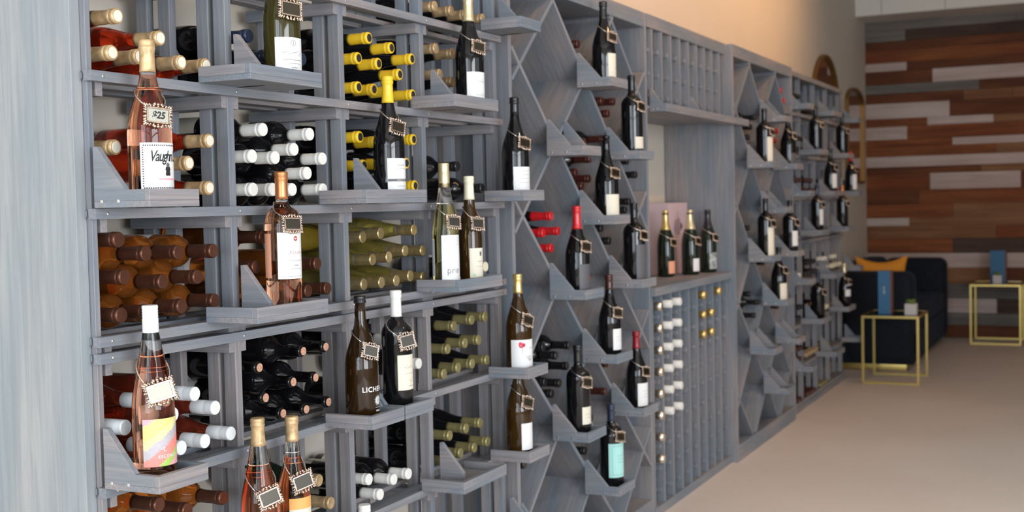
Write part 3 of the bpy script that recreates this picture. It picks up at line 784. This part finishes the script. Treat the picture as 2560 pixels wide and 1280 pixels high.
paper(b, 'burgundy', .318, .0415, PAPER, .016, .095, 60)
art(b, 'burgundy', .318, .0415, [(squiggle(-.012, .024, 0, .007, .0004, 14), .068, INKG, 0), (squiggle(-.02, .02, 0, .001, .0003, 15), .030, INKG, 0)])
wine_tag(3.128, TY, 1.640-T, 'burgundy', .318, .0415, .165, 'framed tag on the pale-gold-capped black bottle', ang=2, tilt=10)
b = standing('', 2.216, TY, 1.134-T, 'bordeaux', .306, .0390, GL_ROSEP, CAP['copper'], 'foil', .80, 'clear pink wine bottle with copper capsule and tall white label')
paper(b, 'bordeaux', .306, .0390, PAPER, .070, .172, 62)
paper(b, 'bordeaux', .306, .0390, PEACHP, .072, .170, 25, -110, 'back_label')
art(b, 'bordeaux', .306, .0390, [(disc(0, 0, .0055), .158, INKR, 0), (disc(.001, 0, .0022), .158, PAPER, 0) if False else (squiggle(-.003, .003, 0, .002, .0005, 2), .158, INKW, 0), (text_mesh('Savant', .014, .5, -.0003, 1.1), .128, INKR, 0), (squiggle(-.02, .02, 0, .0012, .0003, 22), .110, INKG, 0), (text_mesh('ROSE', .005), .099, INKG, 2), (squiggle(-.015, .02, 0, .0008, .0003, 23), .092, INKG, 0), (rect(-.034, .034, -.0003, .0003, 10), .075, INKG, 0)])
wine_tag(2.216, TY, 1.134-T, 'bordeaux', .306, .0390, .190, 'framed tag on the copper-capped pink bottle', ang=6, tilt=2)
b = standing('', 2.960, TY, 1.134-T, 'flute', .340, .0370, GL_YELLOW, CAP['palegold'], 'screw', .80, 'tall pale white wine bottle with gold screwcap and lettered white label')
paper(b, 'flute', .340, .0370, PAPER, .016, .142, 55); paper(b, 'flute', .340, .0370, PAPER, .030, .130, 14, -105, 'back_label')
art(b, 'flute', .340, .0370, [(text_mesh('prin', .026, 0, -.0002, 1.05), .045, INKG, 0)]+[(squiggle(-.026, .026, 0, .0012, .0002, 30+i), .134-.006*i, INKG, 0) for i in range(4)])
wine_tag(2.960, TY, 1.134-T, 'flute', .340, .0370, .178, 'framed tag on the tall pale white wine bottle', ang=6)
b = standing('', 3.106, TY, 1.134-T, 'burgundy', .306, .0350, GL_BROWN, CAP['cream'], 'foil', .78, 'slim brown bottle with cream capsule beside the tall pale bottle')
paper(b, 'burgundy', .306, .0350, CREAMP, .016, .100, 52)
art(b, 'burgundy', .306, .0350, [(rect(-.004, .004, -.006, .006, 2), .084, INKG, 6), (squiggle(-.008, .018, 0, .003, .0004, 41), .062, INKG, 0), (squiggle(-.016, .02, 0, .001, .0003, 42), .048, INKG, 0), (rect(-.004, .004, -.003, .003, 2), .024, plain('ink_green', (.35, .65, .35), .6), -30)])
wine_tag(3.106, TY, 1.134-T, 'burgundy', .306, .0350, .170, 'framed tag on the slim cream-capped bottle', ang=6)
b = standing('', 3.420, TY, 1.381-T, 'burgundy', .305, .0425, GL_BLACK, CAP['black'], 'foil', .84, 'black bottle with black capsule on the shelf beside the lattice rack')
paper(b, 'burgundy', .305, .0425, PAPER, .018, .090, 54)
art(b, 'burgundy', .305, .0425, [(squiggle(-.02, .02, 0, .001, .0003, 43+i), .078-.012*i, INKG, 0) for i in range(4)])
wine_tag(3.420, TY, 1.381-T, 'burgundy', .305, .0425, .162, 'framed tag on the black-capped bottle by the lattice rack', ang=4, tilt=12)
b = standing('', 1.790, TY, .849-T, 'flute', .331, .0400, GL_ROSE, CAP['screwwhite'], 'screw', .80, 'rosé bottle with white screwcap and rainbow-striped label')
lbm = [plain('stripe_%d' % i, c, .55, noise=.06, nscale=200) for i, c in enumerate([(.85, .38, .42), (.68, .62, .22), (.75, .68, .32), (.45, .42, .46), (.84, .26, .22), (.38, .56, .12), (.82, .40, .45)])]
def striped_label():
    p = prof('flute', .331, .0400); mb = MB(); n = 22; W = .094; z0, z1 = .028, .118; k = .75
    cuts = [-.20, .016, .047, .062, .082, .108, .122, .4]
    def band(v):
        for i in range(7):
            if cuts[i] <= v < cuts[i+1]: return i
        return 6
    nz = 26
    for i in range(n+1):
        for j in range(nz+1):
            x = -W/2+W*i/n; zz = z0+(z1-z0)*j/nz; r = rad_at(p, zz)+.0006; a = FRONT+x/r; mb.v.append((r*math.cos(a), r*math.sin(a), zz))
    for i in range(n):
        for j in range(nz):
            x = -W/2+W*(i+.5)/n; zz = z1-(z0+(z1-z0)*(j+.5)/nz)
            mb.f.append((i*(nz+1)+j, (i+1)*(nz+1)+j, (i+1)*(nz+1)+j+1, i*(nz+1)+j+1)); mb.mi.append(band(zz+(x+W/2)*k*.9)); mb.sm.append(True)
    return mb
lb = striped_label().build('paper_label', lbm, b)
art(b, 'flute', .331, .0400, [(text_mesh('ESCENCE', .0085, 0, 0, 1.25), .046, INKW, 2), (text_mesh('L', .014, 0, -.0002), .060, INKW, -8)])
MB().tube([(.0262*math.cos(a/24*2*PI), .0262*math.sin(a/24*2*PI), .206) for a in range(24)], .0008, 5, True, wob=.4).build('copper_wire', COPPERW, b)
wine_tag(1.790, TY, .849-T, 'flute', .331, .0400, .170, 'framed tag on the rainbow-labelled rosé bottle', size=1.2, ang=-4, tilt=-12)
b = standing('', 2.520, TY, .837-T, 'burgundy', .305, .0415, GL_AMBER, CAP['black'], 'foil', .965, 'dark amber bottle printed LICHEN with a white burst')
sb = []
for i in range(30):
    a = 2*PI*i/30; c, s = math.cos(a), math.sin(a); r1, r2 = .008, .0125+.0015*(i % 3)
    sb.append((([Vector((c*r1-s*.0006, s*r1+c*.0006, 0)), Vector((c*r1+s*.0006, s*r1-c*.0006, 0)), Vector((c*r2, s*r2, 0))], [(0, 1, 2)]), .050, INKW, 4))
art(b, 'burgundy', .305, .0415, [(text_mesh('LICHEN', .0175, 0, .0003, 1.1), .078, INKW, -14), (disc(0, 0, .0092), .050, plain('print_silver', (.55, .58, .58), .6, noise=.3, nscale=150), 4), (text_mesh('NOIR', .006, 0, .0002, 1.1), .025, INKW, 4), (rect(-.010, .010, -.0003, .0003, 4), .033, INKW, 4), (rect(-.012, .012, -.0003, .0003, 4), .017, INKW, 4)]+sb)
wine_tag(2.520, TY, .837-T, 'burgundy', .305, .0415, .172, 'framed tag on the amber lettered bottle', ang=2, tilt=16)
b = standing('', 2.688, TY, .837-T, 'bordeaux', .306, .0390, GL_BLACK, CAP['white'], 'foil', .78, 'black bottle with white capsule beside the amber lettered bottle')
paper(b, 'bordeaux', .306, .0390, CREAMP, .052, .142, 48)
art(b, 'bordeaux', .306, .0390, [(squiggle(-.014, .02, 0, .007, .0004, 51), .110, INKG, 0), (rect(-.012, .018, -.0003, .0003, 4), .094, INKG, 0), (disc(0, 0, .002), .075, CAP['tan'], 8), (squiggle(-.006, .018, 0, .001, .0004, 52), .062, INKG, 4)])
wine_tag(2.688, TY, .837-T, 'bordeaux', .306, .0390, .178, 'framed tag on the white-capped black bottle', ang=10, tilt=-8, size=1.1)
b = standing('', 2.106, TY, .581-T, 'flute', .330, .0405, GL_ROSED, CAP['kraft'], 'foil', .82, 'deep rosé bottle with tan capsule, nearer of the low pair')
paper(b, 'flute', .33, .0405, ORNP, .03, .10, 50)
MB().tube([(.0262*math.cos(a/24*2*PI), .0262*math.sin(a/24*2*PI), .206) for a in range(24)], .0008, 5, True, wob=.4).build('copper_wire', COPPERW, b)
wine_tag(2.106, TY, .581-T, 'flute', .33, .0405, .165, 'framed tag on the nearer deep rosé bottle', size=1.15, ang=4, tilt=-14)
b = standing('', 2.228, TY, .581-T, 'burgundy', .314, .0370, GL_ROSED, CAP['kraft'], 'foil', .82, 'deep rosé bottle with orange label, farther of the low pair')
paper(b, 'burgundy', .314, .0370, ORNP, .110, .135, 56); paper(b, 'burgundy', .314, .0370, CREAMP, .030, .110, 56, 0, 'lower_label')
MB().tube([(.0265*math.cos(a/24*2*PI), .0265*math.sin(a/24*2*PI), .212) for a in range(24)], .0008, 5, True, wob=.4).build('copper_wire', COPPERW, b)
wine_tag(2.228, TY, .581-T, 'burgundy', .314, .0370, .172, 'framed tag on the farther deep rosé bottle', size=1.15, ang=8, tilt=-12)
b = standing('', 3.416, TY, .839-T, 'burgundy', .302, .0412, GL_BROWN, CAP['gold'], 'foil', .80, 'brown bottle with gold capsule and red rose label')
paper(b, 'burgundy', .302, .0412, PAPER, .012, .100, 68)
it = [(disc(0, 0, .0085, 11), .083, ROSE_INK, -22), (disc(.007, .002, .0065, 9), .082, ROSE_INK, -22), (disc(-.003, .006, .006, 8), .082, ROSE_INK, -22), (rect(-.0005, .0005, -.014, 0, 1), .074, INKG, -18)]+[(squiggle(-.006+.004*i, .018, 0, .004, .0003, 60+i), .048-.004*i, INKG, 4) for i in range(4)]+[(squiggle(-.004, .018, 0, .002, .0003, 66), .074, INKG, 20)]
art(b, 'burgundy', .302, .0412, it)
wine_tag(3.416, TY, .839-T, 'burgundy', .302, .0412, .160, 'framed tag on the rose-labelled bottle', ang=6, tilt=20)
b = standing('', 3.404, TY, .581-T, 'burgundy', .306, .0405, GL_BROWN, CAP['gold'], 'screw', .80, 'brown bottle with gold screwcap below the rose-labelled bottle')
paper(b, 'burgundy', .306, .0405, PAPER, .018, .100, 50)
wine_tag(3.404, TY, .581-T, 'burgundy', .306, .0405, .165, 'framed tag on the gold-screwcap bottle', ang=6, tilt=18)
tray(3.335, 3.482, .581, bpy.data.objects['bin_rack'], ((3.462, 3.476),))
b = standing('', 2.515, TY, .323-T, 'bordeaux', .305, .0380, GL_BLACK, CAP['white'], 'foil', .80, 'bottle of which only the white cap shows at the lower edge')
# --- first lattice rack
def simple(x, z, kind, H, R, gl, cp, style, z0f, lab, desc, tagl, y=TY, ls=(.016, .09, 52), zt=.165, arts=(), tagsize=1.0, turn=0, tang=4, ttilt=10):
    b = standing('', x, y, z-T, kind, H, R, gl, cp, style, z0f, desc, turn)
    if lab: paper(b, kind, H, R, lab, *ls)
    if arts: art(b, kind, H, R, list(arts))
    if tagl: wine_tag(x, y, z-T, kind, H, R, zt, tagl, ang=tang, tilt=ttilt, size=tagsize)
    return b
sq = lambda n, s: [(squiggle(-.018, .018, 0, .0015, .0003, s+i), .075-.012*i, INKG, 0) for i in range(n)]
simple(4.188, 1.783, 'burgundy', .303, .0430, GL_BLACK, CAP['black'], 'foil', .78, CREAMP, 'black bottle with cream label, topmost stood in the lattice rack', 'framed tag on the topmost lattice-rack bottle', ls=(.016, .112, 48), zt=.170, arts=[(squiggle(-.01, .018, 0, .014, .0007, 70), .06, INKG, 6)])
simple(4.472, 1.530, 'bordeaux', .313, .0415, GL_BLACK, CAP['black'], 'foil', .80, CREAMP, 'black bottle with two cream labels beside the niche', 'framed tag on the twin-labelled bottle', ls=(.030, .075, 44), zt=.190, arts=sq(2, 72))
o_ = bpy.data.objects[-1] if False else None
b = simple(4.192, 1.290, 'burgundy', .314, .0435, GL_BLACK, None, 'none', .80, CREAMP, 'bare-necked black bottle with large cream label', 'framed tag on the bare-necked bottle', ls=(.014, .095, 62), zt=.172, arts=[(rect(-.003, .003, -.005, .005, 1), .055, INKG, 24)])
b = simple(3.900, 1.041, 'burgundy', .305, .0425, GL_BLACK, CAP['red'], 'foil', .74, DARKP, 'black bottle with bright red capsule and charcoal label', 'framed tag on the red-capped bottle', ls=(.014, .105, 50), zt=.165, arts=[(text_mesh('RED', .009, 0, .0002) if False else squiggle(-.01, .012, 0, .005, .0012, 80), .058, INKR, 12), (squiggle(-.006, .012, 0, .001, .0005, 81), .035, INKG, 14)])
simple(4.473, 1.041, 'bordeaux', .311, .0430, GL_BLACK, CAP['black'], 'foil', .80, DARKP, 'broad black bottle with charcoal label by the niche counter', 'framed tag on the broad charcoal-labelled bottle', ls=(.016, .150, 50), zt=.185, arts=[(squiggle(-.008, .012, 0, .003, .001, 84), .125, INKG, 6), (squiggle(-.004, .008, 0, .008, .0006, 85), .085, CAP['tan'], 10)])
simple(4.194, .788, 'burgundy', .303, .0415, GL_BLACK, CAP['darkred'], 'foil', .82, PAPER, 'black bottle with dark brown capsule and narrow white label', 'framed tag on the dark-brown-capped bottle', ls=(.028, .105, 42), zt=.165, arts=sq(2, 88))
simple(4.474, .549, 'burgundy', .304, .0415, GL_BLACK, CAP['wine'], 'foil', .78, PAPER, 'black bottle with wine-red capsule low in the lattice rack', 'round framed tag on the wine-red-capped bottle', ls=(.016, .105, 50), zt=.150, arts=sq(3, 92))
simple(3.884, .555, 'bordeaux', .312, .0415, GL_BLACK, CAP['black'], 'foil', .80, CREAMP, 'black bottle with small cream label low in the lattice rack', 'framed tag on the small-labelled bottle', ls=(.040, .100, 40), zt=.185, arts=sq(2, 95))
simple(4.190, .307, 'bordeaux', .305, .0430, GL_BLACK, CAP['blue'], 'foil', .80, TEALP, 'black bottle with teal label, lowest in the lattice rack', 'framed tag on the teal-labelled bottle', ls=(.040, .165, 60), zt=.190, arts=[(rect(-.032, .032, -.0004, .0004, 10), .155, INKG, 0), (rect(-.032, .032, -.0004, .0004, 10), .050, INKG, 0), (rect(-.0325, -.0318, -.052, .053, 1), .102, INKG, 0), (rect(.0318, .0325, -.052, .053, 1), .102, INKG, 0)]+[(squiggle(-.015, .018, 0, .0015, .0004, 97+i), .12-.012*i, INKG, 4) for i in range(3)])
# --- niche
ZN = .973+T
simple(5.50, ZN, 'bordeaux', .347, .0330, GL_BLACK, CAP['black'], 'foil', .80, PEACHP, 'tall dark bottle with peach label half hidden by the rack side', None, y=.270, ls=(.03, .10, 60))
simple(5.600, ZN, 'champagne', .319, .0420, GL_GREEN, CAP['gold'], 'foil', .70, PEACHP, 'gold-necked champagne bottle with peach label in the niche', 'framed tag on the peach-labelled champagne bottle', y=.185, ls=(.016, .075, 48), zt=.165)
simple(5.765, ZN, 'champagne', .317, .0430, GL_GREEN, CAP['palegold'], 'foil', .70, PAPER, 'gold-necked champagne bottle with white label in the niche', 'framed tag on the white-labelled champagne bottle', y=.115, ls=(.018, .080, 48), zt=.165)
simple(5.965, ZN, 'champagne', .315, .0430, GL_GREEN, CAP['black'], 'foil', .70, GREYP, 'black-necked champagne bottle with silvery etched front in the niche', 'framed tag on the etched champagne bottle', y=.085, ls=(.018, .100, 42), zt=.175)
bx = thing('gift_box', 'pale pink two-bottle gift box with dark emblem in the niche', 'box', (5.855, .255, .973))
PINK = plain('pink_card', (.58, .44, .48), .6); PINK2 = plain('card_print', (.06, .04, .05), .6)
MB().box(-.150, .150, -.052, .05, 0, .353).build('box_body', PINK, bx, bevel=.002)
m = MB()
for i, (xx, h0, h1) in enumerate(((-.055, -.03, .03), (-.035, -.04, .035), (-.008, -.045, .04), (.012, -.04, .04), (.034, -.02, .02))): m.box(xx, xx+.006, -.0530, -.0515, .235+h0, .235+h1)
m.prism([(.040, .255), (.040, .215), (.066, .235)], -.0530, -.0515, 1)
m.build('emblem', PINK2, bx)
# --- second lattice rack
Y2 = -.035+TY
for x, z, kind, H, R, lb_, ls, d, tg in (
    (6.392, 1.530, 'bordeaux', .300, .0430, CREAMP, (.016, .150, 46), 'black bottle with tall cream label, upper shelf beyond the niche', 'framed tag on the tall-cream-labelled bottle'),
    (6.930, 1.530, 'burgundy', .303, .0430, DARKP, (.016, .08, 50), 'black bottle with dark label beside a red capsule, upper shelf', 'framed tag on the dark-labelled far bottle'),
    (6.393, 1.041, 'bordeaux', .318, .0425, CREAMP, (.014, .165, 50), 'tall black bottle with long cream label beyond the niche counter', 'framed tag on the long-cream-labelled bottle'),
    (6.953, 1.041, 'bordeaux', .305, .0425, PAPER, (.045, .130, 50), 'black bottle with square white label in the second lattice rack', 'framed tag on the square-labelled bottle'),
    (6.670, .788, 'burgundy', .303, .0430, CREAMP, (.016, .105, 58), 'dark bottle with green-tinted cream label below the niche counter level', 'framed tag on the green-tinted-label bottle')):
    simple(x, z, kind, H, R, GL_BLACK, CAP['black'], 'foil', .78, lb_, d, tg, y=Y2, ls=ls, zt=.175*H/.30)
# --- far bin rack
for x, z, kind, H, R, cp, lb_, ls, d, tg in (
    (7.848, 1.637, 'bordeaux', .303, .0405, 'black', None, None, 'unlabelled black bottle on the upper shelf of the far rack, nearer one', 'tag on the nearer unlabelled far bottle'),
    (8.718, 1.637, 'bordeaux', .303, .0405, 'black', None, None, 'unlabelled black bottle on the upper shelf next to the arched mirror', 'tag on the mirror-side unlabelled bottle'),
    (8.300, 1.379, 'burgundy', .303, .0420, 'black', PAPER, (.04, .135, 50), 'white-labelled dark bottle on the second shelf of the far rack', 'tag on the nearer white-labelled far bottle'),
    (9.040, 1.379, 'burgundy', .303, .0420, 'red', PAPER, (.03, .140, 50), 'white-labelled red-capped bottle at the rack end below the mirror', 'tag on the red-capped rack-end bottle'),
    (7.862, 1.134, 'bordeaux', .305, .0380, 'blue', PAPER, (.05, .150, 44), 'slim white-labelled bottle on the middle far shelf', 'tag on the slim middle far bottle'),
    (8.705, 1.134, 'bordeaux', .303, .0390, 'copper', None, None, 'plain dark bottle with orange-brown capsule on the far rack', 'tag on the orange-brown-capped bottle'),
    (7.857, .581, 'bordeaux', .300, .0430, 'blue', None, None, 'large plain dark bottle low on the far rack', 'tag on the large plain far bottle'),
    (8.745, .581, 'burgundy', .310, .0420, 'palegold', PAPER, (.080, .160, 60), 'dark bottle with white and red label next to the sofa', 'tag on the white and red labelled bottle')):
    b = simple(x, z, kind, H, R, GL_BLACK, CAP[cp], 'foil', .78, lb_, d, tg, ls=ls or (0, 0, 0), zt=.175*H/.30)
    if 'white and red' in d: paper(b, kind, H, R, plain('label_red', (.45, .06, .07), .6), .082, .150, 16, 62, 'red_panel')

# ---------------------------------------------------------------- lounge end
def mirror(x0, x1, z0, zs, z1, label):
    r = thing('wall_mirror', label, 'mirror', ((x0+x1)/2, WALLY, z0), 'arched mirrors on the back wall')
    w = (x1-x0)/2; h = zs-z0; rise = z1-zs
    def outline(d):
        pts = [(-w+d, d), (w-d, d)]
        for i in range(21):
            a = PI*i/20; pts.append(((w-d)*math.cos(a), h+(rise-d)*math.sin(a)))
        return pts
    MB().prism([(a, b_) for a, b_ in outline(.008)], -.012, -.004, 1).build('mirror_glass', plain('mirror_silvering', (.8, .8, .8), .03, 1.0) if 'mirror_silvering' not in bpy.data.materials else bpy.data.materials['mirror_silvering'], r)
    o, i_ = outline(0), outline(.020); m = MB(); n = len(o)
    for yy in (-.035, -.002):
        for p in o: m.v.append((p[0], yy, p[1]))
        for p in i_: m.v.append((p[0], yy, p[1]))
    for k in range(n):
        j = (k+1) % n
        m.f += [(k, j, n+j, n+k), (2*n+k, 3*n+k, 3*n+j, 2*n+j), (k, 2*n+k, 2*n+j, j), (n+k, n+j, 3*n+j, 3*n+k)]
        m.mi += [0]*4; m.sm += [False]*4
    m.build('mirror_frame', BRASS if False else plain('antique_gold_%d' % int(x0*10), (.26, .13, .035), .45, .5), r)
mirror(9.56, 10.62, 1.50, 2.02, 2.49, 'tall arched gilt mirror rising above the far rack')
mirror(10.98, 11.80, 1.46, 2.18, 2.32, 'gilt mirror reflecting planks, beside the reclaimed board wall')

NAVY = plain('navy_velvet', (.002, .005, .011), .85, noise=.3, nscale=8)
NAVY.node_tree.nodes['Principled BSDF'].inputs['Sheen Weight'].default_value = .12
NAVY.node_tree.nodes['Principled BSDF'].inputs['Sheen Tint'].default_value = (.05, .12, .25, 1)
sf = thing('sofa', 'navy velvet tufted sofa with brass plinth against the back wall', 'sofa', (10.7, -.05, 0))
def softbox(name, x0, x1, y0, y1, z0, z1, bev, mat=NAVY, parent=sf, tuft=None):
    cx, cy, cz = (x0+x1)/2, (y0+y1)/2, (z0+z1)/2
    b_ = MB().box(x0-cx, x1-cx, y0-cy, y1-cy, z0-cz, z1-cz)
    o = b_.build(name, mat, parent, (cx-10.7, cy+.05, cz))
    md = o.modifiers.new('round', 'BEVEL'); md.width = bev; md.segments = 5
    for p in o.data.polygons: p.use_smooth = True
    return o
softbox('base_plinth', 9.64, 11.80, -.36, .26, 0, .05, .004, BRASS)
softbox('seat_base', 9.62, 11.82, -.415, .28, .05, .30, .02)
softbox('seat_cushion', 9.87, 11.57, -.425, .12, .30, .47, .04)
softbox('backrest', 9.62, 11.82, .10, .31, .30, .775, .06)
softbox('armrest', 9.60, 9.87, -.415, .10, .052, .755, .07)
softbox('armrest', 11.57, 11.84, -.43, .10, .052, .765, .07)
m = MB()
for j in range(3):
    for i in range(9): m.ball((10.0-10.7+.18*i+(.09 if j % 2 else 0), .098+.05, .53+.08*j), .012, sy=.5)
for j in range(4):
    for i in range(4): m.ball((11.567-10.7, -.36+.05+.11*i+(.05 if j % 2 else 0), .50+.07*j), .012, sx=.5)
for q in range(0, len(m.v), 23):
    c = Vector(m.v[q]); bm_ = MB().ball((0, 0, 0), .012, sy=.6); link('tuft_button', bm_.mesh('tuft_button', NAVY) if 'tuft_button' not in bpy.data.meshes else bpy.data.meshes['tuft_button'], sf, c)
pm = MB(); N_ = 14; Wp, Hp = .21, .20
for side in (-1, 1):
    base = len(pm.v)
    for i in range(N_+1):
        for j in range(N_+1):
            u, v = i/N_*2-1, j/N_*2-1
            pinch = 1-.10*(1-abs(u)**2)*(abs(v)**4)-.0
            pinch2 = 1-.10*(1-abs(v)**2)*(abs(u)**4)
            d = .065*max(0, (1-u**4)*(1-v**4))**.6
            pm.v.append((u*Wp*pinch2, side*d, v*Hp*pinch-(.035*math.cos(u*PI/2) if v > .5 else 0)*(v-.5)*2))
    for i in range(N_):
        for j in range(N_):
            a = base+i*(N_+1)+j; f = (a, a+N_+1, a+N_+2, a+1); pm.f.append(f if side < 0 else f[::-1]); pm.mi.append(0); pm.sm.append(True)
pl = pm.build('pillow', plain('mustard_cloth', (.72, .27, .02), .8), None, (10.05, -.11, .665))
pl.rotation_euler = (math.radians(8), 0, math.radians(-62)); tag(pl, 'mustard yellow cushion on the navy sofa', 'cushion')

def side_table(x0, x1, y0, y1, h, label):
    r = thing('side_table', label, 'side table', ((x0+x1)/2, (y0+y1)/2, 0), 'brass side tables by the sofa')
    w, d = (x1-x0)/2, (y1-y0)/2; t = .0085
    for yy in (-d, d-2*t):
        pass
    for sx in (-1, 1):
        xx = sx*(w-t)
        f = MB()
        f.box(xx-t, xx+t, -d, d, h-2*t, h); f.box(xx-t, xx+t, -d, d, 0, 2*t)
        f.build('end_frame', BRASS, r, bevel=.001)
        for sy in (-1, 1): MB().box(xx-t, xx+t, sy*(d-t)-t, sy*(d-t)+t, 2*t, h-2*t).build('leg', BRASS, r, bevel=.001)
    for sy in (-1, 1): MB().box(-w+2*t, w-2*t, sy*(d-t)-t, sy*(d-t)+t, h-2*t, h).build('top_rail', BRASS, r, bevel=.001)
    m_ = plain('smoked_glass', (.55, .57, .57), .02, trans=1.0, ior=1.45) if 'smoked_glass' not in bpy.data.materials else bpy.data.materials['smoked_glass']
    MB().box(-w+2*t+.001, w-2*t-.001, -d+2*t+.001, d-2*t-.001, h-.012, h-.002).build('table_top', m_, r)
    return r
side_table(8.92, 9.41, -.545, -.150, .487, 'brass framed side table standing at the near arm of the sofa')
side_table(11.53, 12.0, -1.065, -.640, .535, 'brass framed side table against the reclaimed board wall')
side_table(11.53, 12.0, -1.56, -1.105, .535, 'brass side table cut off by the picture edge')
BLUE = plain('blue_card', (.045, .16, .30), .6); BLUE2 = plain('rust_card', (.18, .07, .06), .7)
def menu_box(x, y, z, h, w, rot, label, mark):
    r = thing('menu_box', label, 'box', (x, y, z)); r.rotation_euler = (0, 0, rot)
    MB().box(-.035, .035, -w/2, w/2, 0, h, 0).box(-.034, .034, -w/2-.012, -w/2, .0, h, 1).build('box_body', [BLUE, BLUE2], r, bevel=.001)
    if mark:
        m = MB()
        for zz, ww in ((.190, .018), (.180, .012), (.165, .016), (.155, .016), (.145, .012)): m.box(-.0362, -.0350, -ww/2, ww/2, zz, zz+.005)
        m.build('print', plain('pale_print', (.5, .55, .6), .6), r)
menu_box(9.12, -.285, .487, .310, .085, 0, 'upright blue card box standing on the near brass table', True)
menu_box(11.82, -.855, .535, .290, .125, 0, 'upright blue card box on the table by the board wall', False)
def planter(x, y, z, s, label, green=True):
    r = thing('succulent_planter', label, 'plant', (x, y, z))
    conc = plain('white_ceramic', (.60, .56, .54), .6) if 'white_ceramic' not in bpy.data.materials else bpy.data.materials['white_ceramic']
    MB().box(-s, s, -s, s, 0, 2*s).build('pot', conc, r, bevel=.002)
    gm = plain('succulent_green', (.17, .26, .05), .6) if 'succulent_green' not in bpy.data.materials else bpy.data.materials['succulent_green']
    m = MB(); rr = random.Random(3)
    for i in range(22):
        a = rr.uniform(0, 2*PI); q = rr.uniform(0, .8); l = s*rr.uniform(.4, .75)
        c = Vector((math.cos(a)*q*s*.7, math.sin(a)*q*s*.7, 2*s)); tip = c+Vector((math.cos(a)*l*.5, math.sin(a)*l*.5, l))
        m.tube([tuple(c), tuple((c+tip)/2+Vector((0, 0, .003))), tuple(tip)], s*.13, 5)
    m.build('leaves', gm, r)
planter(9.06, -.475, .487, .040, 'small square white succulent pot on the near brass table')
planter(11.70, -.86, .535, .037, 'small pale succulent pot before the blue box by the wall')

# ---------------------------------------------------------------- lights
def area(name, loc, rot, sx, sy, power, col, spread=180):
    l = bpy.data.lights.new(name, 'AREA'); l.shape = 'RECTANGLE'; l.size = sx; l.size_y = sy; l.energy = power; l.color = col; l.spread = math.radians(spread)
    o = bpy.data.objects.new(name, l); COL.objects.link(o); o.location = loc; o.rotation_euler = rot; return o
DAY = (.92, .95, 1.0); COOL = (.80, .90, 1.0); WARM = (1.0, .50, .20)
for i, (a, b_) in enumerate(((-2.1, -1.01), (-1.01, .08))):
    area('window_daylight', (-3.10, (a+b_)/2, 1.68), (0, -PI/2, 0), 2.4, b_-a-.04, 58, COOL)
area('window_daylight', (-3.10, -3.35, 1.68), (0, -PI/2, 0), 2.4, 2.05, 60, COOL)
area('shopfront_daylight', (-.7, -6.10, 1.7), (PI/2, 0, 0), 3.7, 2.3, 345, DAY)
area('shopfront_daylight', (3.4, -6.10, 1.7), (PI/2, 0, 0), 3.5, 2.3, 22, DAY)
def spot(loc, tgt, power, col, size=70, blend=.6, r=.05):
    l = bpy.data.lights.new('ceiling_or_fill_spot', 'SPOT'); l.energy = power; l.color = col; l.spot_size = math.radians(size); l.spot_blend = blend; l.shadow_soft_size = r
    o = bpy.data.objects.new('ceiling_or_fill_spot', l); COL.objects.link(o); o.location = loc
    o.rotation_euler = (Vector(tgt)-Vector(loc)).to_track_quat('-Z', 'Y').to_euler(); return o
# linear wall washer under the ceiling, then warm spots on the racks and added floor fill
lw = area('wall_washer', (5.5, -1.0, 3.50), (0, 0, 0), 7.4, .12, 27, (1.0, .52, .22), 84)
lw.rotation_euler = (Vector((0, 1.25, -.72))).to_track_quat('-Z', 'Y').to_euler()
for x in (5.2, 7.4):
    spot((x, -2.2, 3.5), (x+.2, 0, 1.6), 85, WARM, 75, .9)
for x, y, pw in ((3.6, -2.9, 75), (5.2, -2.9, 60), (7.2, -3.2, 8)):  # unseen fill spots added to brighten the floor, strongest at the near end
    spot((x, y, 3.5), (x+.3, y+1.2, 0), pw, (1, .94, .87), 90, .9)
spot((9.8, -3.0, 3.5), (10.5, -1.4, 0), 24, WARM, 110, .9)
w = bpy.data.worlds.new('world'); SC.world = w; w.use_nodes = True
bg = w.node_tree.nodes['Background']; bg.inputs['Color'].default_value = (.75, .85, 1, 1); bg.inputs['Strength'].default_value = 1.0

# ---------------------------------------------------------------- camera
cam = bpy.data.cameras.new('camera'); co = bpy.data.objects.new('camera', cam); COL.objects.link(co)
yaw, pit, rol = (math.radians(v) for v in (64.21591418, 2.40406107, -1.28675042))
fwd = Vector((math.sin(yaw)*math.cos(pit), math.cos(yaw)*math.cos(pit), -math.sin(pit)))
r0 = Vector((math.cos(yaw), -math.sin(yaw), 0)); u0 = r0.cross(fwd)
rt_ = r0*math.cos(rol)+u0*math.sin(rol); up_ = -r0*math.sin(rol)+u0*math.cos(rol)
M = Matrix(((rt_.x, up_.x, -fwd.x, 0), (rt_.y, up_.y, -fwd.y, -1.7), (rt_.z, up_.z, -fwd.z, 1.335), (0, 0, 0, 1)))
co.matrix_world = M
cam.sensor_width = 36; cam.lens = 3055.468/2560*36; cam.clip_start = .05
cam.dof.use_dof = True; cam.dof.focus_distance = 2.55; cam.dof.aperture_fstop = 5.0
SC.camera = co
SC.view_settings.view_transform = 'Standard'; SC.view_settings.look = 'None'; SC.view_settings.gamma = 1.0; SC.view_settings.use_curve_mapping = False
SC.view_settings.exposure = 0.08
SC.cycles.use_denoising = True
SC.cycles.max_bounces = 10; SC.cycles.transmission_bounces = 10; SC.cycles.sample_clamp_indirect = 6
SC.cycles.caustics_refractive = False; SC.cycles.caustics_reflective = False
